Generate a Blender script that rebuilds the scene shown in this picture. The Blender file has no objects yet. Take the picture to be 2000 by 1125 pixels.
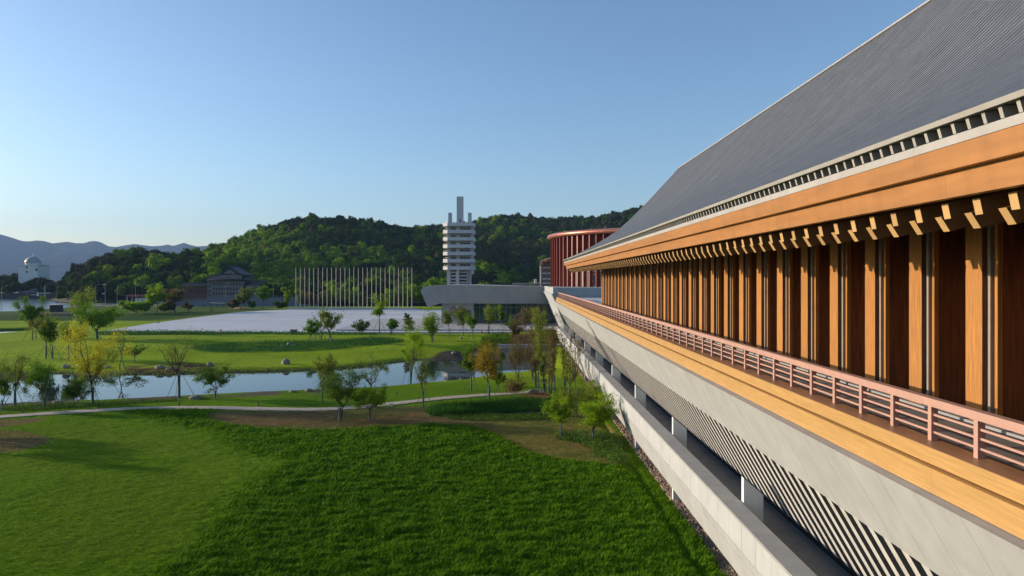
import bpy, math, random
import numpy as np
from mathutils import Vector, Matrix

# ------------------------------------------------------------------ camera, world, sun
scene = bpy.context.scene
CAMZ = 16.0
F = 1333.0            # focal length in photo pixels (24 mm lens, 2000 px wide)
X0, Y0 = 1000.0, 545.0
cam_data = bpy.data.cameras.new("camera")
cam_data.sensor_width = 36.0
cam_data.lens = 24.0
cam_data.shift_y = -(562.5 - Y0) / 2000.0
cam_data.clip_start = 0.1
cam_data.clip_end = 40000.0
cam = bpy.data.objects.new("camera", cam_data)
cam.location = (0, 0, CAMZ)
cam.rotation_euler = (math.radians(90), 0, 0)
scene.collection.objects.link(cam)
scene.camera = cam

SUN_EL = math.radians(12.0)
SUN_AZ = math.radians(-76.0)      # from +Y towards -X
sun_dir = Vector((math.sin(SUN_AZ) * math.cos(SUN_EL), math.cos(SUN_AZ) * math.cos(SUN_EL), math.sin(SUN_EL)))
world = bpy.data.worlds.new("World")
scene.world = world
world.use_nodes = True
wn = world.node_tree.nodes
wl = world.node_tree.links
bg = wn["Background"]
sky = wn.new("ShaderNodeTexSky")
sky.sky_type = 'NISHITA'
sky.sun_disc = False
sky.sun_elevation = SUN_EL
sky.sun_rotation = SUN_AZ
sky.altitude = 0
sky.air_density = 1.0
sky.dust_density = 0.9
sky.ozone_density = 3.2
wl.new(sky.outputs[0], bg.inputs[0])
bg.inputs[1].default_value = 0.146
sl = bpy.data.lights.new("sun", 'SUN')
sl.energy = 4.9
sl.angle = math.radians(0.5)
sl.color = (1.0, 0.83, 0.62)
so = bpy.data.objects.new("sun", sl)
so.rotation_euler = sun_dir.to_track_quat('Z', 'Y').to_euler()
so.location = (-60, 20, 60)
scene.collection.objects.link(so)
scene.view_settings.view_transform = 'Standard'
scene.view_settings.look = 'None'
scene.view_settings.gamma = 1.0
scene.view_settings.exposure = 0.56
scene.cycles.max_bounces = 6
scene.cycles.volume_bounces = 0

# ------------------------------------------------------------------ helpers
rng = np.random.default_rng(7)
random.seed(7)
C = scene.collection
WL = {}

def P(px, py, Y):
    return Vector(((px - X0) / F * Y, Y, CAMZ - (py - Y0) / F * Y))

def Gz(px, py, z=0.0):
    Y = (CAMZ - z) * F / (py - Y0)
    return ((px - X0) / F * Y, Y)

def link(o):
    C.objects.link(o)
    WL[o.name] = Vector(o.location)
    return o

def tag(o, label=None, cat=None, group=None, kind=None):
    if label: o["label"] = label
    if cat: o["category"] = cat
    if group: o["group"] = group
    if kind: o["kind"] = kind
    return o

def thing(name, loc, label, cat, group=None):
    o = bpy.data.objects.new(name, None)
    o.empty_display_size = 0.5
    o.location = loc
    link(o)
    return tag(o, label, cat, group)

def put(name, mesh, parent=None, loc=(0, 0, 0), rot=None, scale=None):
    """object whose location is given in world space, optionally under a parent"""
    o = bpy.data.objects.new(name, mesh)
    o.location = loc
    if rot is not None: o.rotation_euler = rot
    if scale is not None: o.scale = scale
    link(o)
    if parent is not None:
        o.parent = parent
        o.matrix_parent_inverse = Matrix.Translation(-WL[parent.name])
    return o

class MB:
    def __init__(self):
        self.v = []; self.f = []
    def add(self, vs, fs):
        n = len(self.v)
        self.v.extend([tuple(q) for q in vs])
        self.f.extend([tuple(i + n for i in f) for f in fs])
        return self
    def box(self, x0, x1, y0, y1, z0, z1):
        return self.add([(x0,y0,z0),(x1,y0,z0),(x1,y1,z0),(x0,y1,z0),(x0,y0,z1),(x1,y0,z1),(x1,y1,z1),(x0,y1,z1)],
                 [(0,3,2,1),(4,5,6,7),(0,1,5,4),(1,2,6,5),(2,3,7,6),(3,0,4,7)])
    def prism_y(self, poly, y0, y1):
        """poly = [(x,z)...] extruded along Y"""
        n = len(poly)
        vs = [(p[0], y0, p[1]) for p in poly] + [(p[0], y1, p[1]) for p in poly]
        fs = [tuple(range(n)), tuple(range(2*n-1, n-1, -1))]
        fs += [(i, i+n, (i+1) % n + n, (i+1) % n) for i in range(n)]
        return self.add(vs, fs)
    def prism_z(self, poly, z0, z1):
        n = len(poly)
        vs = [(p[0], p[1], z0) for p in poly] + [(p[0], p[1], z1) for p in poly]
        fs = [tuple(range(n-1, -1, -1)), tuple(range(n, 2*n))]
        fs += [(i, (i+1) % n, (i+1) % n + n, i+n) for i in range(n)]
        return self.add(vs, fs)
    def prism_x(self, poly, x0, x1):
        n = len(poly)
        vs = [(x0, p[0], p[1]) for p in poly] + [(x1, p[0], p[1]) for p in poly]
        fs = [tuple(range(n)), tuple(range(2*n-1, n-1, -1))]
        fs += [(i, i+n, (i+1) % n + n, (i+1) % n) for i in range(n)]
        return self.add(vs, fs)
    def tube(self, a, b, r0, r1, n=6, caps=True):
        a = Vector(a); b = Vector(b)
        d = (b - a)
        if d.length < 1e-6: return self
        d.normalize()
        u = d.orthogonal().normalized(); w = d.cross(u)
        vs = []
        for c, r in ((a, r0), (b, r1)):
            for i in range(n):
                t = 2*math.pi*i/n
                vs.append(c + u*(math.cos(t)*r) + w*(math.sin(t)*r))
        fs = [(i, (i+1) % n, (i+1) % n + n, i+n) for i in range(n)]
        if caps:
            fs.append(tuple(range(n-1, -1, -1))); fs.append(tuple(range(n, 2*n)))
        return self.add(vs, fs)
    def lathe(self, prof, n, c=(0, 0, 0)):
        vs = []
        for r, z in prof:
            for i in range(n):
                t = 2*math.pi*i/n
                vs.append((c[0]+r*math.cos(t), c[1]+r*math.sin(t), c[2]+z))
        fs = []
        for k in range(len(prof)-1):
            for i in range(n):
                fs.append((k*n+i, k*n+(i+1) % n, (k+1)*n+(i+1) % n, (k+1)*n+i))
        fs.append(tuple(range(n-1, -1, -1)))
        m = (len(prof)-1)*n
        fs.append(tuple(range(m, m+n)))
        return self.add(vs, fs)
    def mesh(self, name, mat, smooth=False):
        me = bpy.data.meshes.new(name)
        me.from_pydata(self.v, [], self.f)
        fix_normals(me)
        if mat: me.materials.append(mat)
        if smooth:
            me.polygons.foreach_set("use_smooth", [True]*len(me.polygons))
        me.update()
        return me
    def build(self, name, mat, parent=None, smooth=False):
        return put(name, self.mesh(name, mat, smooth), parent)

import bmesh
def fix_normals(me):
    if len(me.polygons) > 4000: return
    bm = bmesh.new(); bm.from_mesh(me)
    bmesh.ops.recalc_face_normals(bm, faces=bm.faces)
    bm.to_mesh(me); bm.free()

def quads_mesh(name, verts, mat, nv=4):
    """verts: (n,nv,3) array -> separate quads / triangles"""
    n = len(verts)
    me = bpy.data.meshes.new(name)
    me.vertices.add(n*nv); me.loops.add(n*nv); me.polygons.add(n)
    me.vertices.foreach_set("co", np.asarray(verts, dtype=np.float32).ravel())
    me.loops.foreach_set("vertex_index", np.arange(n*nv, dtype=np.int32))
    me.polygons.foreach_set("loop_start", np.arange(0, n*nv, nv, dtype=np.int32))
    me.polygons.foreach_set("loop_total", np.full(n, nv, dtype=np.int32))
    if mat: me.materials.append(mat)
    me.update(calc_edges=True)
    return me

def grid_mesh(name, xs, ys, Z, mat, col=None, keep=None):
    """keep: (nx-1, ny-1) bool mask of cells to keep"""
    nx, ny = len(xs), len(ys)
    XX, YY = np.meshgrid(xs, ys, indexing='ij')
    co = np.stack([XX, YY, Z], -1).reshape(-1, 3)
    idx = np.arange(nx*ny).reshape(nx, ny)
    q = np.stack([idx[:-1, :-1], idx[1:, :-1], idx[1:, 1:], idx[:-1, 1:]], -1).reshape(-1, 4)
    if keep is not None: q = q[keep.ravel()]
    me = bpy.data.meshes.new(name)
    me.vertices.add(len(co)); me.loops.add(q.size); me.polygons.add(len(q))
    me.vertices.foreach_set("co", co.astype(np.float32).ravel())
    me.loops.foreach_set("vertex_index", q.astype(np.int32).ravel())
    me.polygons.foreach_set("loop_start", np.arange(0, q.size, 4, dtype=np.int32))
    me.polygons.foreach_set("loop_total", np.full(len(q), 4, dtype=np.int32))
    me.polygons.foreach_set("use_smooth", np.ones(len(q), dtype=bool))
    me.update(calc_edges=True)
    if col is not None:
        a = me.color_attributes.new("Col", 'FLOAT_COLOR', 'POINT')
        c4 = np.concatenate([col.reshape(-1, 3), np.ones((nx*ny, 1))], 1)
        a.data.foreach_set("color", c4.astype(np.float32).ravel())
    if mat: me.materials.append(mat)
    return me

# value noise
_perm = rng.random((256, 256))
def vnoise(x, y):
    xi = np.floor(x).astype(int); yi = np.floor(y).astype(int)
    fx = x-xi; fy = y-yi
    fx = fx*fx*(3-2*fx); fy = fy*fy*(3-2*fy)
    a = _perm[xi % 256, yi % 256]; b = _perm[(xi+1) % 256, yi % 256]
    c = _perm[xi % 256, (yi+1) % 256]; d = _perm[(xi+1) % 256, (yi+1) % 256]
    return (a*(1-fx)+b*fx)*(1-fy)+(c*(1-fx)+d*fx)*fy
def fbm(x, y, o=4):
    s = 0; a = 0.5; t = 0
    for k in range(o):
        s = s + a*vnoise(x*2**k + 17.3*k, y*2**k + 5.1*k); t += a; a *= 0.5
    return s/t

def sdist(poly, x, y):
    """signed distance to polygon, negative inside"""
    p = np.asarray(poly, float); d = np.full(x.shape, 1e9); inside = np.zeros(x.shape, bool)
    n = len(p)
    for i in range(n):
        a = p[i]; b = p[(i+1) % n]
        e = b-a; wx = x-a[0]; wy = y-a[1]
        t = np.clip((wx*e[0]+wy*e[1])/(e@e+1e-9), 0, 1)
        d = np.minimum(d, np.hypot(wx-t*e[0], wy-t*e[1]))
        cond = ((a[1] > y) != (b[1] > y)) & (x < (b[0]-a[0])*(y-a[1])/(b[1]-a[1]+1e-12)+a[0])
        inside ^= cond
    return np.where(inside, -d, d)
def smooth01(t):
    t = np.clip(t, 0, 1); return t*t*(3-2*t)
def smooth_poly(pts, n=6):
    """closed Catmull-Rom"""
    p = np.asarray(pts, float); m = len(p); out = []
    for i in range(m):
        a, b, c, d = p[i-1], p[i], p[(i+1) % m], p[(i+2) % m]
        for k in range(n):
            t = k/n
            out.append(0.5*((2*b)+(-a+c)*t+(2*a-5*b+4*c-d)*t*t+(-a+3*b-3*c+d)*t**3))
    return np.array(out)
def smooth_line(pts, n=6):
    p = np.asarray(pts, float); p = np.vstack([2*p[0]-p[1], p, 2*p[-1]-p[-2]]); out = []
    for i in range(1, len(p)-2):
        a, b, c, d = p[i-1], p[i], p[i+1], p[i+2]
        for k in range(n):
            t = k/n
            out.append(0.5*((2*b)+(-a+c)*t+(2*a-5*b+4*c-d)*t*t+(-a+3*b-3*c+d)*t**3))
    out.append(p[-2])
    return np.array(out)

# ------------------------------------------------------------------ materials
def mat(name, col, rough=0.7, var=0.15, scale=1.0, metal=0.0, bump=0.0, bscale=None, spec=0.5, stretch=None,
        col2=None, objvar=0.0, detail=4.0, streak=0.0, transl=0.0):
    m = bpy.data.materials.new(name); m.use_nodes = True
    nt = m.node_tree; N = nt.nodes; L = nt.links
    b = N["Principled BSDF"]
    b.inputs["Roughness"].default_value = rough
    b.inputs["Metallic"].default_value = metal
    b.inputs["Specular IOR Level"].default_value = spec
    geo = N.new("ShaderNodeNewGeometry")
    src = geo.outputs["Position"]
    if stretch:
        mp = N.new("ShaderNodeMapping"); mp.inputs["Scale"].default_value = stretch
        L.new(src, mp.inputs[0]); src = mp.outputs[0]
    nz = N.new("ShaderNodeTexNoise"); nz.inputs["Scale"].default_value = scale; nz.inputs["Detail"].default_value = detail
    nz.inputs["Roughness"].default_value = 0.6
    L.new(src, nz.inputs["Vector"])
    rmp = N.new("ShaderNodeMapRange")
    rmp.inputs[1].default_value = 0.3; rmp.inputs[2].default_value = 0.7
    L.new(nz.outputs[0], rmp.inputs[0])
    mx = N.new("ShaderNodeMix"); mx.data_type = 'RGBA'
    c2 = col2 if col2 else tuple(c*(1+var) for c in col)
    c1 = col if col2 else tuple(c*(1-var) for c in col)
    mx.inputs[6].default_value = (*c1, 1); mx.inputs[7].default_value = (*c2, 1)
    L.new(rmp.outputs[0], mx.inputs[0])
    out = mx.outputs[2]
    if objvar > 0:
        oi = N.new("ShaderNodeObjectInfo")
        mr = N.new("ShaderNodeMapRange"); mr.inputs[3].default_value = 1-objvar; mr.inputs[4].default_value = 1+objvar
        L.new(oi.outputs["Random"], mr.inputs[0])
        hs = N.new("ShaderNodeHueSaturation")
        L.new(mr.outputs[0], hs.inputs["Value"]); L.new(out, hs.inputs["Color"])
        out = hs.outputs[0]
    if streak > 0:   # rain streaks running down
        mp2 = N.new("ShaderNodeMapping"); mp2.inputs["Scale"].default_value = (2.2, 2.2, 0.12)
        L.new(geo.outputs["Position"], mp2.inputs[0])
        n2 = N.new("ShaderNodeTexNoise"); n2.inputs["Scale"].default_value = 1.0; n2.inputs["Detail"].default_value = 3
        L.new(mp2.outputs[0], n2.inputs["Vector"])
        r2 = N.new("ShaderNodeMapRange"); r2.inputs[1].default_value = 0.45; r2.inputs[2].default_value = 0.8
        r2.inputs[3].default_value = 1.0; r2.inputs[4].default_value = 1-streak
        L.new(n2.outputs[0], r2.inputs[0])
        h2 = N.new("ShaderNodeHueSaturation"); L.new(r2.outputs[0], h2.inputs["Value"]); L.new(out, h2.inputs["Color"])
        out = h2.outputs[0]
    L.new(out, b.inputs["Base Color"])
    if bump > 0:
        nb = N.new("ShaderNodeTexNoise"); nb.inputs["Scale"].default_value = bscale or scale*6; nb.inputs["Detail"].default_value = 5
        L.new(src, nb.inputs["Vector"])
        bp = N.new("ShaderNodeBump"); bp.inputs["Strength"].default_value = bump; bp.inputs["Distance"].default_value = 0.05
        L.new(nb.outputs[0], bp.inputs["Height"]); L.new(bp.outputs[0], b.inputs["Normal"])
    if transl > 0:
        tr = N.new("ShaderNodeBsdfTranslucent"); ms = N.new("ShaderNodeMixShader"); ms.inputs[0].default_value = transl
        L.new(out, tr.inputs[0]); L.new(b.outputs[0], ms.inputs[1]); L.new(tr.outputs[0], ms.inputs[2])
        L.new(ms.outputs[0], N["Material Output"].inputs[0])
    return m

M = {}
M['concrete'] = mat('pale_concrete', (0.39, 0.397, 0.405), 0.75, 0.07, 0.7, bump=0.06, bscale=9, objvar=0.035, streak=0.10)
M['concrete_top'] = mat('coping_stone', (0.27, 0.27, 0.272), 0.7, 0.10, 0.8, bump=0.05, bscale=12, objvar=0.05)
M['concrete_cool'] = mat('grey_concrete', (0.33, 0.345, 0.36), 0.75, 0.06, 0.25, bump=0.05, objvar=0.03, streak=0.12)
M['louver'] = mat('louver_concrete', (0.52, 0.51, 0.49), 0.7, 0.08, 1.5, objvar=0.04, streak=0.08)
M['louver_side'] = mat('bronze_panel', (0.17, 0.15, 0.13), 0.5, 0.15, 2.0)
M['wood_band'] = mat('golden_wood', (0.42, 0.245, 0.085), 0.45, 0.16, 3.0, stretch=(6, 0.25, 6), objvar=0.03)
M['wood_fascia'] = mat('orange_wood', (0.355, 0.155, 0.043), 0.5, 0.14, 1.4, stretch=(3, 0.3, 3), objvar=0.035, streak=0.14)
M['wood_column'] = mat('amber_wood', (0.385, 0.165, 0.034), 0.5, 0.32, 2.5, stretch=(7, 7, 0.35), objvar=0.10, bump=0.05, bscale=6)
M['wood_dark'] = mat('dark_shaded_wood', (0.15, 0.052, 0.015), 0.5, 0.6, 2.0, stretch=(6, 6, 0.3), objvar=0.3)  # partly dark wood, partly shade painted on panels and column sides
M['wood_rafter'] = mat('blond_wood', (0.47, 0.29, 0.12), 0.55, 0.12, 2.0, objvar=0.12)
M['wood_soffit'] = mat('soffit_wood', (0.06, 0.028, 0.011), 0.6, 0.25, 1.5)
M['strip_metal'] = mat('steel_strip', (0.34, 0.30, 0.265), 0.5, 0.08, 2.0, metal=0.3)
M['rail'] = mat('salmon_rail', (0.43, 0.25, 0.20), 0.5, 0.07, 2.0, objvar=0.02)
M['ledge'] = mat('ledge_wood', (0.30, 0.155, 0.08), 0.4, 0.15, 2.0, stretch=(6, 0.3, 6))
M['tile'] = mat('dark_grey_tile', (0.13, 0.13, 0.132), 0.5, 0.22, 0.5, bump=0.15, bscale=7, stretch=(1.0, 2.5, 1.0))
M['tile_rib'] = mat('grey_tile_rib', (0.34, 0.335, 0.33), 0.45, 0.12, 1.2, objvar=0.09)
M['tile_end'] = mat('black_tile_end', (0.02, 0.02, 0.022), 0.5, 0.3, 3)
M['trim'] = mat('pale_metal_trim', (0.36, 0.345, 0.325), 0.5, 0.08, 0.8, objvar=0.04, streak=0.1)
M['glass_dark'] = mat('dark_glass', (0.012, 0.016, 0.018), 0.08, 0.3, 0.2, spec=0.8)
M['glass_green'] = mat('green_glass', (0.03, 0.075, 0.07), 0.10, 0.5, 0.25, spec=0.6, objvar=0.4)
M['floor_dark'] = mat('walkway_paving', (0.16, 0.16, 0.16), 0.8, 0.15, 1.0)
M['terrace'] = mat('terrace_paving', (0.48, 0.48, 0.48), 0.8, 0.08, 0.6)
M['white'] = mat('white_paint', (0.70, 0.70, 0.68), 0.6, 0.06, 0.5, streak=0.08)
M['tower'] = mat('tower_white_concrete', (0.45, 0.465, 0.48), 0.7, 0.05, 0.3, streak=0.10)
M['red_metal'] = mat('red_metal', (0.22, 0.042, 0.026), 0.4, 0.12, 0.4, metal=0.1)
M['red_dark'] = mat('dark_red_lattice', (0.07, 0.016, 0.012), 0.6, 0.3, 2.0)
M['copper'] = mat('copper_rim', (0.45, 0.17, 0.11), 0.35, 0.10, 0.3, metal=0.45)
M['mullion'] = mat('mullion_metal', (0.22, 0.25, 0.25), 0.4, 0.1, 1)
M['plaza'] = None
M['trunk'] = mat('bark', (0.055, 0.042, 0.032), 0.9, 0.35, 6, bump=0.3)
M['trunk_pale'] = mat('pale_bark', (0.17, 0.145, 0.115), 0.9, 0.3, 6, bump=0.3)
M['wrap'] = mat('teal_trunk_wrap', (0.05, 0.115, 0.12), 0.8, 0.3, 8)
M['prop'] = mat('bamboo_prop', (0.22, 0.17, 0.10), 0.8, 0.3, 4)
M['stone'] = mat('boulder_stone', (0.20, 0.18, 0.15), 0.9, 0.3, 3, bump=0.4)
M['gravel'] = mat('gravel_stone', (0.36, 0.26, 0.18), 0.9, 0.45, 5)
M['path'] = mat('path_paving', (0.40, 0.34, 0.27), 0.9, 0.2, 2.5, bump=0.2)
M['black'] = mat('black_metal', (0.02, 0.02, 0.02), 0.5, 0.2, 3)
M['grey_roof'] = mat('black_roof_tile', (0.022, 0.023, 0.028), 0.6, 0.3, 2)
M['grey_wall'] = mat('grey_render', (0.17, 0.165, 0.16), 0.85, 0.12, 0.3, streak=0.15)
M['window'] = mat('window_glass', (0.015, 0.018, 0.022), 0.15, 0.2, 1)
M['brown_wall'] = mat('brown_red_wall', (0.12, 0.06, 0.045), 0.85, 0.2, 0.4)
M['bluewall'] = mat('blue_grey_masonry', (0.17, 0.19, 0.215), 0.85, 0.12, 0.25, streak=0.2)
M['pole_wood'] = mat('weathered_post', (0.16, 0.13, 0.09), 0.9, 0.2, 3)
M['flag'] = mat('flagpole_metal', (0.60, 0.48, 0.40), 0.4, 0.05, 1, metal=0.2)
M['asphalt'] = mat('asphalt', (0.07, 0.07, 0.075), 0.9, 0.2, 0.5)
M['soil'] = mat('forest_floor', (0.025, 0.035, 0.012), 1.0, 0.4, 0.05)
M['mountain'] = mat('mountain_forest', (0.022, 0.034, 0.016), 1.0, 0.35, 0.008, detail=8, spec=0.0)
M['reed'] = mat('reed_green', (0.045, 0.14, 0.018), 0.6, 0.3, 3, spec=0.06, transl=0.3)
M['weed'] = mat('weed_green', (0.09, 0.17, 0.025), 0.7, 0.3, 3, spec=0.06, transl=0.3)
M['tile_wall'] = mat('stone_kerb', (0.36, 0.36, 0.36), 0.8, 0.1, 1)

def leafmat(name, a, b, transl=0.45):
    return mat(name, a, 0.75, col2=b, scale=0.9, objvar=0.15, transl=transl, spec=0.08)
LEAF = {
 'yellow': leafmat('leaf_yellow', (0.34, 0.34, 0.02), (0.50, 0.48, 0.04)),
 'green': leafmat('leaf_green', (0.085, 0.19, 0.010), (0.16, 0.29, 0.02)),
 'dark': leafmat('leaf_dark', (0.058, 0.125, 0.010), (0.115, 0.205, 0.018)),
 'lime': leafmat('leaf_lime', (0.16, 0.29, 0.010), (0.28, 0.41, 0.02)),
 'olive': leafmat('leaf_olive', (0.13, 0.185, 0.02), (0.22, 0.275, 0.035)),
 'orange': leafmat('leaf_orange', (0.20, 0.19, 0.012), (0.42, 0.27, 0.03)),
 'brown': leafmat('leaf_brown', (0.12, 0.10, 0.03), (0.20, 0.155, 0.05)),
}

def ground_material(name, bump=0.5, bscale=4.0):
    m = bpy.data.materials.new(name); m.use_nodes = True
    nt = m.node_tree; N = nt.nodes; L = nt.links
    b = N["Principled BSDF"]; b.inputs["Roughness"].default_value = 0.95; b.inputs["Specular IOR Level"].default_value = 0.03
    at = N.new("ShaderNodeAttribute"); at.attribute_name = "Col"
    geo = N.new("ShaderNodeNewGeometry")
    n1 = N.new("ShaderNodeTexNoise"); n1.inputs["Scale"].default_value = bscale; n1.inputs["Detail"].default_value = 6
    n1.inputs["Roughness"].default_value = 0.7
    L.new(geo.outputs["Position"], n1.inputs["Vector"])
    mr = N.new("ShaderNodeMapRange"); mr.inputs[1].default_value = 0.25; mr.inputs[2].default_value = 0.75
    mr.inputs[3].default_value = 0.6; mr.inputs[4].default_value = 1.4
    L.new(n1.outputs[0], mr.inputs[0])
    hs = N.new("ShaderNodeHueSaturation"); L.new(at.outputs["Color"], hs.inputs["Color"]); L.new(mr.outputs[0], hs.inputs["Value"])
    L.new(hs.outputs[0], b.inputs["Base Color"])
    bp = N.new("ShaderNodeBump"); bp.inputs["Strength"].default_value = bump; bp.inputs["Distance"].default_value = 0.12
    L.new(n1.outputs[0], bp.inputs["Height"]); L.new(bp.outputs[0], b.inputs["Normal"])
    return m
M['ground'] = ground_material('grass_ground', 0.6, 5.0)
M['ground_far'] = ground_material('garden_ground', 0.5, 1.6)

def water_material(name, col, rough, bscale, bstr):
    m = bpy.data.materials.new(name); m.use_nodes = True
    N = m.node_tree.nodes; L = m.node_tree.links; b = N["Principled BSDF"]
    b.inputs["Base Color"].default_value = (*col, 1); b.inputs["Roughness"].default_value = rough
    b.inputs["IOR"].default_value = 1.33; b.inputs["Specular IOR Level"].default_value = 0.5
    g = N.new("ShaderNodeNewGeometry")
    n = N.new("ShaderNodeTexNoise"); n.inputs["Scale"].default_value = bscale; n.inputs["Detail"].default_value = 3
    L.new(g.outputs["Position"], n.inputs["Vector"])
    bp = N.new("ShaderNodeBump"); bp.inputs["Strength"].default_value = bstr; bp.inputs["Distance"].default_value = 0.05
    L.new(n.outputs[0], bp.inputs["Height"]); L.new(bp.outputs[0], b.inputs["Normal"])
    return m
M['water'] = water_material('pond_water', (0.02, 0.03, 0.03), 0.02, 1.2, 0.012)
M['lake'] = water_material('lake_water', (0.05, 0.07, 0.08), 0.22, 0.35, 1.0)

# paved plaza: large slabs with thin joints and rain-worn streaks
def plaza_material():
    m = mat('plaza_paving', (0.56, 0.565, 0.58), 0.7, 0.07, 0.06, detail=6)
    N = m.node_tree.nodes; L = m.node_tree.links; b = N["Principled BSDF"]
    g = N.new("ShaderNodeNewGeometry")
    br = N.new("ShaderNodeTexBrick"); br.inputs["Scale"].default_value = 0.25
    br.inputs["Mortar Size"].default_value = 0.012; br.inputs["Color1"].default_value = (1, 1, 1, 1)
    br.inputs["Color2"].default_value = (0.93, 0.93, 0.93, 1); br.inputs["Mortar"].default_value = (0.72, 0.72, 0.72, 1)
    L.new(g.outputs["Position"], br.inputs["Vector"])
    mp = N.new("ShaderNodeMapping"); mp.inputs["Scale"].default_value = (0.015, 0.12, 1); L.new(g.outputs["Position"], mp.inputs[0])
    n = N.new("ShaderNodeTexNoise"); n.inputs["Scale"].default_value = 1; n.inputs["Detail"].default_value = 5
    L.new(mp.outputs[0], n.inputs["Vector"])
    mr = N.new("ShaderNodeMapRange"); mr.inputs[1].default_value = .35; mr.inputs[2].default_value = .7; mr.inputs[3].default_value = .84; mr.inputs[4].default_value = 1.08
    L.new(n.outputs[0], mr.inputs[0])
    src = b.inputs["Base Color"].links[0].from_socket
    mx = N.new("ShaderNodeMix"); mx.data_type = 'RGBA'; mx.blend_type = 'MULTIPLY'; mx.inputs[0].default_value = 1
    L.new(src, mx.inputs[6]); L.new(br.outputs[0], mx.inputs[7])
    hs = N.new("ShaderNodeHueSaturation"); L.new(mx.outputs[2], hs.inputs["Color"]); L.new(mr.outputs[0], hs.inputs["Value"])
    L.new(hs.outputs[0], b.inputs["Base Color"])
    return m
M['plaza'] = plaza_material()

# ------------------------------------------------------------------ terrain
pond_px = [(-160, 742), (0, 729), (130, 729), (250, 731), (330, 731), (420, 728), (520, 726), (600, 723), (690, 718), (760, 709), (820, 702),
           (850, 703), (900, 702), (930, 684), (960, 676), (1066, 676), (1070, 722), (1030, 727), (975, 731), (940, 736), (900, 744), (850, 748),
           (800, 752), (740, 758), (640, 762), (520, 767), (440, 771), (330, 777), (210, 783), (100, 786), (0, 792), (-160, 800)]
WZ = -0.55
POND = np.array([Gz(a, b, WZ) for a, b in pond_px])
reedpond_px = [(900, 806), (950, 800), (1020, 797), (1062, 799), (1068, 806), (1030, 812), (960, 812)]
RPOND = smooth_poly([Gz(a, b, -0.25) for a, b in reedpond_px], 3)
canal_px = [(-120, 660), (-20, 655), (45, 649), (52, 644), (-20, 646), (-120, 650)]
CANAL = np.array([Gz(a, b, -0.7) for a, b in canal_px])
PLZ = 0.4
LAKE = np.array([Gz(-420, 618, -1), Gz(-100, 613, -1), Gz(30, 611, -1), Gz(75, 607, -1), Gz(140, 603, -1), Gz(160, 592, -1), Gz(140, 581, -1), Gz(-420, 581, -1)])
plaza_px = [(206, 645.5), (300, 631), (400, 617.5), (480, 608.5), (560, 604.5), (700, 604), (830, 604.5), (1000, 606), (1000, 648), (830, 648.5), (690, 649), (480, 648.5), (300, 647)]
PLAZA = np.array([Gz(a, b, PLZ) for a, b in plaza_px])

def hgt(x, y):
    x = np.asarray(x, float); y = np.asarray(y, float)
    far = smooth01((y-105)/50)
    z = 0.12*(fbm(x/14+3, y/14+9, 3)-0.5)*2*smooth01((y-70)/40)
    # soft mounds behind the pond
    for (cx, cy, rx, ry, hh) in ((-55, 165, 30, 11, 0.9), (-32, 150, 22, 9, 0.7), (-78, 150, 26, 12, 0.9), (-18, 158, 14, 10, 0.6), (-100, 175, 30, 16, 1.0), (-60, 185, 40, 9, 0.5)):
        z = z + far*hh*np.exp(-((x-cx)/rx)**2-((y-cy)/ry)**2)
    z = z*smooth01((205-y)/8) + 0.0
    d = sdist(POND, x, y)
    z = np.where(d < 5, z*smooth01(d/5)+(-0.5)*(1-smooth01((d+0.3)/2.6)), z)
    z = np.where(d < 0.4, np.minimum(z, -0.5+0.25*d), z)
    z = np.maximum(z, -1.6)
    d2 = sdist(RPOND, x, y)
    z = np.where(d2 < 0.8, -0.32+0.4*np.clip(d2, -1, .8), z)
    d3 = sdist(CANAL, x, y)
    z = np.where(d3 < 3, np.minimum(z, -0.9+0.3*np.clip(d3, -2, 3)), z)
    d4 = sdist(LAKE, x, y)
    z = np.where(d4 < 4, np.minimum(z, -1.1+0.3*np.clip(d4, -1, 4)), z)
    dp = sdist(PLAZA, x, y)
    z = np.where(dp < 1.5, np.minimum(z, 0.0), z)
    return z

def G(px, py):
    z = 0.0
    for _ in range(4):
        x, y = Gz(px, py, z)
        z = float(hgt(np.array([x]), np.array([y]))[0])
    return Vector((x, y, z))

def pm(pts, x, y, soft=0.3, smooth=True, z=0.0):
    poly = [Gz(a, b, z) for a, b in pts]
    if smooth: poly = smooth_poly(poly, 5)
    return smooth01(0.5-sdist(poly, x, y)/soft)

shag_px = [(300, 800), (240, 803), (290, 818), (350, 832), (420, 846), (451, 874), (548, 899), (507, 927), (444, 986), (385, 1056), (315, 1112), (250, 1190), (1700, 1190),
           (1330, 1010), (1228, 905), (1150, 903), (1040, 885), (940, 836), (830, 828), (640, 838), (450, 828), (405, 815), (425, 802)]
bedA_px = [(410, 813), (424, 805), (470, 803), (640, 802), (740, 797), (800, 793), (900, 792), (1000, 788), (1080, 790), (1190, 830), (1222, 880), (1222, 912), (1150, 903), (1100, 897), (1040, 885), (990, 860), (940, 836), (880, 829), (830, 829), (760, 833), (640, 838), (540, 838), (450, 828)]
dryA_px = [(410, 813), (424, 805), (470, 803), (640, 802), (740, 797), (830, 800), (900, 815), (960, 835), (880, 829), (830, 829), (760, 833), (640, 838), (540, 838), (450, 828)]
bedB_px = [(-80, 842), (0, 841), (45, 842), (80, 850), (95, 860), (70, 872), (0, 886), (-80, 900)]
bedC_px = [(-60, 823), (40, 819), (88, 815), (70, 824), (0, 835), (-60, 845)]
bank_px = [(250, 715), (300, 711), (350, 708), (400, 711), (420, 722), (350, 731), (260, 731)]
mulch_px = [(960, 655), (1080, 653), (1090, 672), (1000, 676), (965, 670)]
mulch2_px = [(1015, 776), (1040, 768), (1068, 767), (1072, 778), (1030, 784)]
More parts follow.
